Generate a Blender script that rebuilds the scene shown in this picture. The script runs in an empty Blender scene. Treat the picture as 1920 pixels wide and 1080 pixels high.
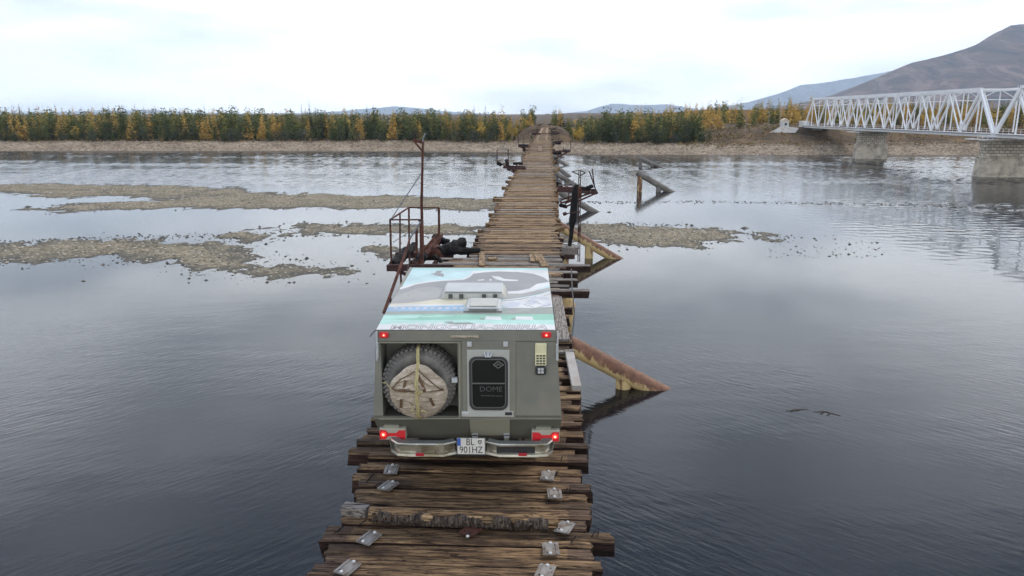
import bpy, bmesh, math, random
import numpy as np
from mathutils import Vector, Matrix

R = math.radians
rnd = random.Random(7)
nrs = np.random.RandomState(11)
S = bpy.context.scene
C = S.collection

# ------------------------------------------------------------------ camera
CZ, PITCH, YAW, FPX = 13.0, R(12.87), R(2.67), 1423.0
cam = bpy.data.cameras.new('camera'); co = bpy.data.objects.new('camera', cam); C.objects.link(co)
co.location = (0, 0, CZ); co.rotation_euler = (R(90) - PITCH, 0, YAW)
cam.sensor_width = 36; cam.lens = 36 * FPX / 1920; cam.clip_start = 0.1; cam.clip_end = 30000
S.camera = co

# ------------------------------------------------------------------ sky
SUN_EL, SUN_AZ = R(48), R(35)          # azimuth from +Y towards +X
w = bpy.data.worlds.new('World'); S.world = w; w.use_nodes = True
N = w.node_tree.nodes; L = w.node_tree.links
for n in list(N): N.remove(n)
out = N.new('ShaderNodeOutputWorld'); bg = N.new('ShaderNodeBackground'); bg.inputs[1].default_value = 0.12
sky = N.new('ShaderNodeTexSky'); sky.sky_type = 'NISHITA'; sky.sun_disc = False
sky.sun_elevation = SUN_EL; sky.sun_rotation = SUN_AZ
tc = N.new('ShaderNodeTexCoord'); sep = N.new('ShaderNodeSeparateXYZ')
L.new(tc.outputs['Generated'], sep.inputs[0])
mapn = N.new('ShaderNodeMapping'); mapn.inputs['Scale'].default_value = (2.2, 2.2, 9.0); mapn.inputs['Location'].default_value = (3.1, 0.4, 0.2)
L.new(tc.outputs['Generated'], mapn.inputs[0])
nz = N.new('ShaderNodeTexNoise'); nz.inputs['Scale'].default_value = 1.3; nz.inputs['Detail'].default_value = 7; nz.inputs['Roughness'].default_value = .5
L.new(mapn.outputs[0], nz.inputs['Vector'])
ramp = N.new('ShaderNodeValToRGB')                       # cloud deck: bright folds and thin blue-grey ones
ramp.color_ramp.elements[0].position = .33; ramp.color_ramp.elements[0].color = (6.4, 6.8, 7.2, 1)
ramp.color_ramp.elements[1].position = .57; ramp.color_ramp.elements[1].color = (15., 15., 14.8, 1)
L.new(nz.outputs[0], ramp.inputs[0])
zen = N.new('ShaderNodeMapRange'); zen.inputs[1].default_value = .17; zen.inputs[2].default_value = .56
zen.inputs[3].default_value = 0.0; zen.inputs[4].default_value = 1.0
L.new(sep.outputs[2], zen.inputs[0])
mz = N.new('ShaderNodeMix'); mz.data_type = 'RGBA'; mz.blend_type = 'MULTIPLY'
mz.inputs[7].default_value = (.285, .325, .43, 1)
L.new(zen.outputs[0], mz.inputs[0]); L.new(ramp.outputs[0], mz.inputs[6])
mix = N.new('ShaderNodeMix'); mix.data_type = 'RGBA'; mix.inputs[0].default_value = .96
L.new(sky.outputs[0], mix.inputs[6]); L.new(mz.outputs[2], mix.inputs[7])
L.new(mix.outputs[2], bg.inputs[0]); L.new(bg.outputs[0], out.inputs[0])

# ------------------------------------------------------------------ sun behind the cloud deck, exposure
sd = bpy.data.lights.new('sun', 'SUN'); sd.energy = 1.5; sd.angle = R(25); sd.color = (1, .90, .77)
so = bpy.data.objects.new('sun', sd); C.objects.link(so)
sv = Vector((math.sin(SUN_AZ) * math.cos(SUN_EL), math.cos(SUN_AZ) * math.cos(SUN_EL), math.sin(SUN_EL)))
so.rotation_euler = sv.to_track_quat('Z', 'Y').to_euler()
S.view_settings.view_transform = 'Standard'; S.view_settings.look = 'None'
S.view_settings.exposure = 0.68; S.view_settings.gamma = 1
S.cycles.max_bounces = 8; S.cycles.diffuse_bounces = 3; S.cycles.glossy_bounces = 3; S.cycles.volume_bounces = 4
S.cycles.use_denoising = True
S.cycles.caustics_reflective = False; S.cycles.caustics_refractive = False

# ------------------------------------------------------------------ surveying: photo pixel -> point in the place
_f = np.array([-math.sin(YAW) * math.cos(PITCH), math.cos(YAW) * math.cos(PITCH), -math.sin(PITCH)])
_r = np.array([math.cos(YAW), math.sin(YAW), 0.]); _u = np.cross(_r, _f)
def ray(x, y): return _f + _r * (x - 960) / FPX - _u * (y - 540) / FPX
def ground(x, y, z=0.):
    d = ray(x, y); t = (z - CZ) / d[2]; return Vector((d[0] * t, d[1] * t, z))
def at(x, y, Y):
    d = ray(x, y); t = Y / d[1]; return Vector((d[0] * t, Y, CZ + d[2] * t))

DECK = 8.2
# ------------------------------------------------------------------ materials
MATS = {}
def nodemat(name):
    m = bpy.data.materials.new(name); m.use_nodes = True
    nt = m.node_tree; b = nt.nodes['Principled BSDF']
    return m, nt.nodes, nt.links, b
def tex_noise(n, l, scale=(1, 1, 1), sc=1., det=4, rough=.55, coord='Object', rand=False, dist=0.):
    t = n.new('ShaderNodeTexCoord'); mp = n.new('ShaderNodeMapping'); mp.inputs['Scale'].default_value = scale
    l.new(t.outputs[coord], mp.inputs[0])
    if rand:
        oi = n.new('ShaderNodeObjectInfo'); mm = n.new('ShaderNodeMath'); mm.operation = 'MULTIPLY'; mm.inputs[1].default_value = 57.
        l.new(oi.outputs['Random'], mm.inputs[0]); l.new(mm.outputs[0], mp.inputs['Location'])
    x = n.new('ShaderNodeTexNoise'); x.inputs['Scale'].default_value = sc; x.inputs['Detail'].default_value = det
    x.inputs['Roughness'].default_value = rough; x.inputs['Distortion'].default_value = dist
    l.new(mp.outputs[0], x.inputs['Vector']); return x
def cramp(n, l, src, stops):
    r = n.new('ShaderNodeValToRGB'); e = r.color_ramp.elements
    while len(e) < len(stops): e.new(.5)
    for i, (p, c) in enumerate(stops): e[i].position = p; e[i].color = (*c, 1)
    l.new(src, r.inputs[0]); return r
def mixc(n, l, fac, a, b, mode='MIX'):
    m = n.new('ShaderNodeMix'); m.data_type = 'RGBA'; m.blend_type = mode
    for i, v in ((0, fac), (6, a), (7, b)):
        if hasattr(v, 'node'): l.new(v, m.inputs[i])
        elif i == 0: m.inputs[0].default_value = v
        else: m.inputs[i].default_value = (*v, 1)
    return m.outputs[2]
def bump(n, l, b, src, strength=.4, dist=.02):
    x = n.new('ShaderNodeBump'); x.inputs['Strength'].default_value = strength; x.inputs['Distance'].default_value = dist
    l.new(src, x.inputs['Height']); l.new(x.outputs[0], b.inputs['Normal']); return x
def plain(name, col, rough=.6, metal=0., var=.25, sc=6., bmp=0., dirt=None, dsc=1.2, rand=False):
    """a colour with mottling and, with dirt, patches of a second colour"""
    m, n, l, b = nodemat(name)
    x = tex_noise(n, l, sc=sc, det=6, rand=rand)
    c = cramp(n, l, x.outputs[0], [(.25, tuple(v * (1 - var) for v in col)), (.75, tuple(min(1, v * (1 + var)) for v in col))]).outputs[0]
    if dirt:
        y = tex_noise(n, l, sc=dsc, det=8, rough=.65, rand=rand)
        k = cramp(n, l, y.outputs[0], [(.46, (0, 0, 0)), (.64, (1, 1, 1))])
        c = mixc(n, l, k.outputs[0], c, dirt)
    l.new(c, b.inputs['Base Color'])
    b.inputs['Roughness'].default_value = rough; b.inputs['Metallic'].default_value = metal
    if rough >= .7: b.inputs['Specular IOR Level'].default_value = .15
    if bmp: bump(n, l, b, x.outputs[0], .5, bmp)
    MATS[name] = m; return m
def wood(name, stops, axis=(0.9, 13, 13), wet=None, rough=.75, rand=True, bd=.02):
    m, n, l, b = nodemat(name)
    g = tex_noise(n, l, scale=axis, sc=2.2, det=8, rough=.68, rand=rand, dist=.4)
    c = cramp(n, l, g.outputs[0], stops).outputs[0]
    f = tex_noise(n, l, scale=(axis[0] * .9, axis[1] * 1.15, axis[2] * 1.15), sc=1.6, det=5, rough=.6, rand=rand, dist=.3)
    d0 = n.new('ShaderNodeMath'); d0.operation = 'SUBTRACT'; d0.inputs[1].default_value = .5; l.new(f.outputs[0], d0.inputs[0])
    d1 = n.new('ShaderNodeMath'); d1.operation = 'ABSOLUTE'; l.new(d0.outputs[0], d1.inputs[0])
    cr = cramp(n, l, d1.outputs[0], [(.004, (.07, .055, .05)), (.022, (.95, .95, .95)), (.2, (1.15, 1.15, 1.15))])
    c = mixc(n, l, 1., c, cr.outputs[0], 'MULTIPLY')
    if wet:
        y = tex_noise(n, l, scale=(.8, 1.3, 1.3), sc=1.1, det=5, rand=rand)
        k = cramp(n, l, y.outputs[0], [(.52, (0, 0, 0)), (.68, (1, 1, 1))])
        c = mixc(n, l, k.outputs[0], c, wet)
    oi = n.new('ShaderNodeObjectInfo'); mr = n.new('ShaderNodeMapRange'); mr.inputs[3].default_value = .62; mr.inputs[4].default_value = 1.3
    l.new(oi.outputs['Random'], mr.inputs[0])
    cc = n.new('ShaderNodeCombineColor')
    for i in range(3): l.new(mr.outputs[0], cc.inputs[i])
    if rand: c = mixc(n, l, 1., c, cc.outputs[0], 'MULTIPLY')
    l.new(c, b.inputs['Base Color']); b.inputs['Roughness'].default_value = rough; b.inputs['Specular IOR Level'].default_value = .22
    h = n.new('ShaderNodeMath'); h.operation = 'ADD'; l.new(g.outputs[0], h.inputs[0]); l.new(cr.outputs[0], h.inputs[1])
    bump(n, l, b, h.outputs[0], .8, bd)
    MATS[name] = m; return m

BR = [(.3, (.02, .012, .007)), (.41, (.085, .05, .027)), (.52, (.2, .122, .062)), (.65, (.36, .235, .122)), (.8, (.52, .38, .22))]
TAN = [(.28, (.05, .032, .018)), (.41, (.17, .108, .057)), (.54, (.33, .22, .118)), (.68, (.47, .335, .195)), (.85, (.58, .45, .29))]
GRY = [(.28, (.07, .06, .052)), (.45, (.2, .175, .15)), (.62, (.3, .265, .23)), (.8, (.42, .38, .34))]
wood('deck_wood', BR, wet=(.05, .03, .019))
wood('deck_wood_tan', TAN, rand=True)
wood('deck_wood_grey', GRY)
wood('far_wood', TAN, axis=(.6, 6, 6), rand=False)
wood('far_wood_dark', BR, axis=(.6, 6, 6), rand=False)
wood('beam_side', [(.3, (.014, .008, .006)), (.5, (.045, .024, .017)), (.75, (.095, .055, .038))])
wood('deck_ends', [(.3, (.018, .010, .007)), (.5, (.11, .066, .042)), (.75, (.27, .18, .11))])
wood('plank_along', GRY, axis=(13, .9, 13), rand=False)
wood('plank_pale', TAN, axis=(13, .9, 13), rand=False)
wood('log_bark', [(.3, (.02, .015, .012)), (.5, (.08, .062, .05)), (.72, (.24, .19, .15))], axis=(16, 3, 3), rand=False, bd=.04)
wood('end_wood', [(.3, (.02, .012, .008)), (.55, (.055, .034, .022)), (.8, (.11, .07, .045))], axis=(4, 12, 12))
plain('charred', (.012, .011, .011), rough=.75, var=.6, sc=9, bmp=.05)
plain('rust', (.10, .042, .03), rough=.8, var=.5, sc=5, dirt=(.045, .022, .018), dsc=3)
plain('rust_dark', (.055, .03, .027), rough=.8, var=.5, sc=8)
plain('steel_grey', (.18, .18, .18), rough=.5, metal=.4, var=.3, sc=8)
plain('plate_steel', (.24, .23, .215), rough=.55, metal=.3, var=.35, sc=9, dirt=(.13, .09, .065), dsc=6, rand=True)
plain('bolt', (.5, .5, .48), rough=.4, var=.1)
plain('hole', (.01, .01, .01), rough=.9, var=.1)
plain('girder_steel', (.07, .045, .035), rough=.8, var=.4, sc=3)
plain('truss_paint', (.76, .765, .77), rough=.55, var=.1, sc=1.5)
plain('truss_dark', (.13, .135, .14), rough=.6, var=.2, sc=1.5)
plain('concrete', (.52, .47, .38), rough=.9, var=.2, sc=.8, dirt=(.25, .22, .18), dsc=.5)
plain('olive', (.188, .184, .148), rough=.55, var=.12, sc=2.5, dirt=(.228, .212, .165), dsc=2.2)
plain('olive_light', (.25, .24, .175), rough=.5, var=.08, sc=3)
plain('olive_dark', (.105, .1, .078), rough=.6, var=.1, sc=3)
plain('recess_paint', (.185, .18, .145), rough=.6, var=.1, sc=3)
plain('hatch_grey', (.42, .42, .37), rough=.45, var=.05, sc=4)
plain('gasket', (.035, .035, .033), rough=.5, var=.1)
plain('gasket_edge', (.13, .13, .115), rough=.4, var=.1)
plain('rubber', (.14, .132, .12), rough=.85, var=.3, sc=9, dirt=(.24, .22, .19), dsc=3)
def canvas_mat():
    m, n, l, b = nodemat('canvas')
    x = tex_noise(n, l, scale=(3, 3, 8), sc=2.2, det=8, rough=.6, dist=1.6); y = tex_noise(n, l, sc=5, det=8, rough=.65)
    c = cramp(n, l, y.outputs[0], [(.32, (.4, .32, .23)), (.5, (.56, .47, .36)), (.7, (.66, .57, .46))]).outputs[0]
    c = mixc(n, l, 1., c, cramp(n, l, x.outputs[0], [(.36, (.8, .77, .72)), (.52, (1.08, 1.08, 1.08))]).outputs[0], 'MULTIPLY')
    l.new(c, b.inputs['Base Color']); b.inputs['Roughness'].default_value = .9; b.inputs['Specular IOR Level'].default_value = .1
    bump(n, l, b, x.outputs[0], 1., .05); MATS['canvas'] = m
canvas_mat()
plain('strap_brown', (.14, .085, .05), rough=.8, var=.2)
plain('rope', (.47, .4, .2), rough=.9, var=.3, sc=60, bmp=.004)
plain('cream', (.74, .69, .43), rough=.5, var=.06)
plain('white_plastic', (.52, .52, .5), rough=.4, var=.06, sc=4)
plain('roof_vent_grey', (.42, .43, .42), rough=.35, var=.08, sc=4)
plain('vent_beige', (.42, .415, .36), rough=.4, var=.05, sc=4)
plain('black_plastic', (.03, .03, .03), rough=.4, var=.1)
plain('silver', (.55, .56, .55), rough=.35, metal=.3, var=.1)
plain('chrome', (.56, .53, .43), rough=.28, metal=.75, var=.25, sc=5, dirt=(.27, .235, .15), dsc=4)
plain('plate_white', (.64, .61, .54), rough=.5, var=.05)
plain('plate_blue', (.05, .12, .42), rough=.4, var=.1)
plain('ink', (.03, .03, .035), rough=.6, var=.1)
plain('lamp_red', (.62, .03, .035), rough=.25, var=.05)
plain('reflector', (.4, .02, .03), rough=.3, var=.05)
plain('sticker', (.22, .215, .19), rough=.6, var=.05)
plain('lamp_beige', (.36, .33, .26), rough=.6, var=.1)
plain('cable_black', (.015, .015, .015), rough=.6, var=.1)
plain('ochre_wool', (.5, .36, .17), rough=.95, var=.35, sc=5, bmp=.05)
plain('pale_stone', (.42, .4, .37), rough=.95, var=.2, sc=2, dirt=(.3, .26, .22), dsc=.8)
def glow(name, col, e):
    m, n, l, b = nodemat(name); b.inputs['Base Color'].default_value = (*col, 1)
    b.inputs['Emission Color'].default_value = (*col, 1); b.inputs['Emission Strength'].default_value = e
    MATS[name] = m
glow('glow_red', (.9, .03, .025), .75); glow('glow_hot', (1, .35, .2), 2.2)
def glass():
    m, n, l, b = nodemat('dark_glass'); b.inputs['Base Color'].default_value = (.012, .012, .01, 1)
    b.inputs['Roughness'].default_value = .18; b.inputs['Specular IOR Level'].default_value = .35; MATS['dark_glass'] = m
glass()
plain('faded_print', (.075, .073, .066), rough=.6, var=.2, sc=30)
def rustpile(name, yellow):
    m, n, l, b = nodemat(name)
    x = tex_noise(n, l, sc=3., det=7, rough=.6)
    c = cramp(n, l, x.outputs[0], [(.3, (.09, .04, .022)), (.55, (.19, .088, .048)), (.8, (.3, .18, .105))]).outputs[0]
    tcn = n.new('ShaderNodeTexCoord'); sp = n.new('ShaderNodeSeparateXYZ'); l.new(tcn.outputs['Normal'], sp.inputs[0])
    y = tex_noise(n, l, scale=(2.2, 2.2, .8), sc=1.4, det=8, rough=.7)
    a = n.new('ShaderNodeMath'); a.operation = 'MULTIPLY_ADD'; a.inputs[1].default_value = -.38; l.new(sp.outputs[2], a.inputs[0]); l.new(y.outputs[0], a.inputs[2])
    k = cramp(n, l, a.outputs[0], [(yellow, (0, 0, 0)), (yellow + .08, (1, 1, 1))])
    c = mixc(n, l, k.outputs[0], c, (.50, .37, .17))
    l.new(c, b.inputs['Base Color']); b.inputs['Roughness'].default_value = .7; bump(n, l, b, x.outputs[0], .3, .02)
    MATS[name] = m
rustpile('pile_rust', .49); rustpile('pile_yellow', .40); plain('pile_grey', (.2, .185, .165), rough=.8, var=.35, sc=2, dirt=(.1, .085, .07), dsc=1.)

def masonry():
    m, n, l, b = nodemat('pier_masonry')
    t = n.new('ShaderNodeTexCoord'); sp = n.new('ShaderNodeSeparateXYZ'); l.new(t.outputs['Object'], sp.inputs[0])
    ad = n.new('ShaderNodeMath'); l.new(sp.outputs[0], ad.inputs[0]); l.new(sp.outputs[1], ad.inputs[1])
    cb = n.new('ShaderNodeCombineXYZ'); l.new(ad.outputs[0], cb.inputs[0]); l.new(sp.outputs[2], cb.inputs[1])
    bt = n.new('ShaderNodeTexBrick'); bt.inputs['Scale'].default_value = 1.; bt.inputs['Brick Width'].default_value = 1.15
    bt.inputs['Row Height'].default_value = .62; bt.inputs['Mortar Size'].default_value = .07
    bt.inputs['Color1'].default_value = (.62, .57, .48, 1); bt.inputs['Color2'].default_value = (.44, .4, .33, 1); bt.inputs['Mortar'].default_value = (.2, .175, .14, 1)
    l.new(cb.outputs[0], bt.inputs['Vector'])
    x = tex_noise(n, l, sc=1.2, det=6); c = cramp(n, l, x.outputs[0], [(.3, (.7, .68, .66)), (.7, (1.1, 1.1, 1.1))])
    l.new(mixc(n, l, 1., bt.outputs[0], c.outputs[0], 'MULTIPLY'), b.inputs['Base Color']); b.inputs['Roughness'].default_value = .9
    MATS['pier_masonry'] = m
masonry()

def foliage(name, dark, light, rough=.7):
    m, n, l, b = nodemat(name)
    oi = n.new('ShaderNodeObjectInfo')
    x = tex_noise(n, l, sc=.9, det=3, rand=True)
    c = cramp(n, l, x.outputs[0], [(.3, dark), (.72, light)]).outputs[0]
    mr = n.new('ShaderNodeMapRange'); mr.inputs[3].default_value = .7; mr.inputs[4].default_value = 1.3; l.new(oi.outputs['Random'], mr.inputs[0])
    cc = n.new('ShaderNodeCombineColor')
    for i in range(3): l.new(mr.outputs[0], cc.inputs[i])
    c = mixc(n, l, 1., c, cc.outputs[0], 'MULTIPLY')
    l.new(c, b.inputs['Base Color']); b.inputs['Roughness'].default_value = rough; b.inputs['Specular IOR Level'].default_value = .06
    MATS[name] = m
foliage('needles_green', (.045, .058, .018), (.12, .135, .038))
foliage('needles_dark', (.026, .038, .014), (.066, .082, .028))
foliage('needles_olive', (.1, .105, .028), (.23, .21, .055))
foliage('needles_gold', (.27, .165, .04), (.5, .335, .09))
foliage('leaf_yellow', (.3, .19, .03), (.52, .36, .07))
foliage('leaf_bronze', (.15, .095, .045), (.27, .17, .08))
foliage('leaf_grey', (.04, .05, .032), (.09, .1, .06))
plain('bark', (.075, .058, .045), rough=.9, var=.3)
plain('bark_pale', (.3, .28, .25), rough=.9, var=.3)

def terrain_mat():
    m, n, l, b = nodemat('bank_ground')
    g = n.new('ShaderNodeNewGeometry'); sp = n.new('ShaderNodeSeparateXYZ'); l.new(g.outputs['Position'], sp.inputs[0])
    v = n.new('ShaderNodeTexVoronoi'); v.inputs['Scale'].default_value = 1.3; l.new(g.outputs['Position'], v.inputs['Vector'])
    st = cramp(n, l, v.outputs['Color'], [(.1, (.15, .118, .086)), (.5, (.27, .222, .168)), (.9, (.38, .32, .25))]).outputs[0]
    x = tex_noise(n, l, sc=.09, det=6, coord='Object')
    st = mixc(n, l, 1., st, cramp(n, l, x.outputs[0], [(.35, (.72, .68, .62)), (.65, (1.1, 1.06, 1.))]).outputs[0], 'MULTIPLY')
    y = tex_noise(n, l, sc=.16, det=7, coord='Object')
    soil = cramp(n, l, y.outputs[0], [(.3, (.05, .036, .024)), (.55, (.115, .08, .05)), (.75, (.2, .135, .07))]).outputs[0]
    ad = n.new('ShaderNodeMath'); ad.operation = 'MULTIPLY_ADD'; ad.inputs[1].default_value = 2.2; l.new(y.outputs[0], ad.inputs[0]); l.new(sp.outputs[2], ad.inputs[2])
    k = n.new('ShaderNodeMapRange'); k.inputs[1].default_value = 3.7; k.inputs[2].default_value = 4.6; l.new(ad.outputs[0], k.inputs[0])
    c = mixc(n, l, k.outputs[0], st, soil)
    wet = n.new('ShaderNodeMapRange'); wet.inputs[1].default_value = .08; wet.inputs[2].default_value = .35; wet.inputs[3].default_value = 1; wet.inputs[4].default_value = 0
    l.new(sp.outputs[2], wet.inputs[0])
    c = mixc(n, l, wet.outputs[0], c, (.13, .11, .085))
    l.new(c, b.inputs['Base Color']); b.inputs['Roughness'].default_value = .95; b.inputs['Specular IOR Level'].default_value = .1; bump(n, l, b, v.outputs['Distance'], .6, .25)
    MATS['bank_ground'] = m
terrain_mat()
def gravel_mat():
    m, n, l, b = nodemat('gravel')
    g = n.new('ShaderNodeNewGeometry'); sp = n.new('ShaderNodeSeparateXYZ'); l.new(g.outputs['Position'], sp.inputs[0])
    v = n.new('ShaderNodeTexVoronoi'); v.inputs['Scale'].default_value = 4.5; l.new(g.outputs['Position'], v.inputs['Vector'])
    st = cramp(n, l, v.outputs['Color'], [(.1, (.105, .09, .062)), (.5, (.215, .185, .13)), (.9, (.36, .315, .235))]).outputs[0]
    x = tex_noise(n, l, sc=.25, det=6)
    st = mixc(n, l, 1., st, cramp(n, l, x.outputs[0], [(.35, (.75, .74, .7)), (.65, (1.08, 1.05, 1.)),]).outputs[0], 'MULTIPLY')
    wet = n.new('ShaderNodeMapRange'); wet.inputs[1].default_value = .02; wet.inputs[2].default_value = .1; wet.inputs[3].default_value = 1; wet.inputs[4].default_value = 0
    l.new(sp.outputs[2], wet.inputs[0])
    c = mixc(n, l, wet.outputs[0], st, (.085, .08, .065))
    l.new(c, b.inputs['Base Color']); b.inputs['Roughness'].default_value = .85; b.inputs['Specular IOR Level'].default_value = .2; bump(n, l, b, v.outputs['Distance'], .8, .12)
    MATS['gravel'] = m
gravel_mat()
def stone_mat(name, a, c_):
    m, n, l, b = nodemat(name)
    g = n.new('ShaderNodeNewGeometry')
    c = cramp(n, l, g.outputs['Random Per Island'], [(.0, a), (1., c_)]).outputs[0]
    l.new(c, b.inputs['Base Color']); b.inputs['Roughness'].default_value = .85; MATS[name] = m
stone_mat('stones_dry', (.08, .07, .055), (.42, .38, .3)); stone_mat('stones_wet', (.035, .035, .032), (.13, .12, .1)); stone_mat('stones_bank', (.16, .122, .088), (.44, .37, .29))

def mountain_mat(name, lo, mid, hi):
    m, n, l, b = nodemat(name)
    x = tex_noise(n, l, scale=(1.5, .5, .8), sc=.0055, det=12, rough=.7, dist=.8)
    c = cramp(n, l, x.outputs[0], [(.36, lo), (.5, mid), (.64, hi)]).outputs[0]
    l.new(c, b.inputs['Base Color']); b.inputs['Roughness'].default_value = 1.; b.inputs['Specular IOR Level'].default_value = 0
    bump(n, l, b, x.outputs[0], .9, 90.)
    MATS[name] = m
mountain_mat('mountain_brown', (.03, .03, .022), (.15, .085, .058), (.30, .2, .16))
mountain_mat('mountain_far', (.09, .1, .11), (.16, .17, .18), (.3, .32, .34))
mountain_mat('hill_orange', (.12, .08, .03), (.22, .13, .05), (.3, .18, .06))

def water_mat():
    m, n, l, b = nodemat('water')
    g = n.new('ShaderNodeNewGeometry')
    def wv(rot, scale, sc, det, dist=0.):
        mp = n.new('ShaderNodeMapping'); mp.vector_type = 'TEXTURE'; mp.inputs['Rotation'].default_value = (0, 0, R(rot)); mp.inputs['Scale'].default_value = tuple(1 / v for v in scale)
        l.new(g.outputs['Position'], mp.inputs[0])
        x = n.new('ShaderNodeTexNoise'); x.inputs['Scale'].default_value = sc; x.inputs['Detail'].default_value = det; x.inputs['Roughness'].default_value = .5
        x.inputs['Distortion'].default_value = dist
        l.new(mp.outputs[0], x.inputs['Vector']); return x.outputs[0]
    def mth(op, a, b_=None, c_=None):
        x = n.new('ShaderNodeMath'); x.operation = op
        for i, v in enumerate((a, b_, c_)):
            if v is None: continue
            if hasattr(v, 'node'): l.new(v, x.inputs[i])
            else: x.inputs[i].default_value = v
        return x.outputs[0]
    sp = n.new('ShaderNodeSeparateXYZ'); l.new(g.outputs['Position'], sp.inputs[0])
    def mr(src, a, b_, c_, d):
        x = n.new('ShaderNodeMapRange'); x.interpolation_type = 'SMOOTHSTEP'
        for i, v in ((1, a), (2, b_), (3, c_), (4, d)): x.inputs[i].default_value = v
        l.new(src, x.inputs[0]); return x.outputs[0]
    fine_l = wv(48, (.33, 1.5, 1), 2.9, 3, .25)      # ripples either side of the bridge run at different angles
    fine_r = wv(-40, (.33, 1.5, 1), 2.9, 3, .25)
    side = mr(sp.outputs[0], -6, 4, 0, 1)
    mxf = n.new('ShaderNodeMix'); l.new(side, mxf.inputs[0]); l.new(fine_l, mxf.inputs[2]); l.new(fine_r, mxf.inputs[3])
    near = mr(sp.outputs[1], 30, 62, 1.0, .03)
    patch = mr(wv(0, (1, 1.6, 1), .045, 3), .36, .62, .12, 1.0)
    streak = wv(0, (.16, 1.2, 1), .55, 4)
    farr = mr(sp.outputs[1], 120, 230, 0., 1.)
    swell = wv(10, (.5, 1.2, 1), .5, 2)
    h = mth('MULTIPLY', mth('MULTIPLY', mxf.outputs[0], mth('MULTIPLY', near, patch)), .021)
    h = mth('ADD', h, mth('MULTIPLY', mth('MULTIPLY', streak, farr), .05))
    h = mth('ADD', h, mth('MULTIPLY', mth('MULTIPLY', swell, mth('MULTIPLY', near, patch)), .03))
    b.inputs['Base Color'].default_value = (.003, .005, .008, 1)
    l.new(mr(sp.outputs[1], 50, 150, .04, .12), b.inputs['Roughness']); b.inputs['IOR'].default_value = 1.333
    x = n.new('ShaderNodeBump'); x.inputs['Strength'].default_value = 1.; x.inputs['Distance'].default_value = 1.
    l.new(h, x.inputs['Height']); l.new(x.outputs[0], b.inputs['Normal'])
    MATS['water'] = m
water_mat()

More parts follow.
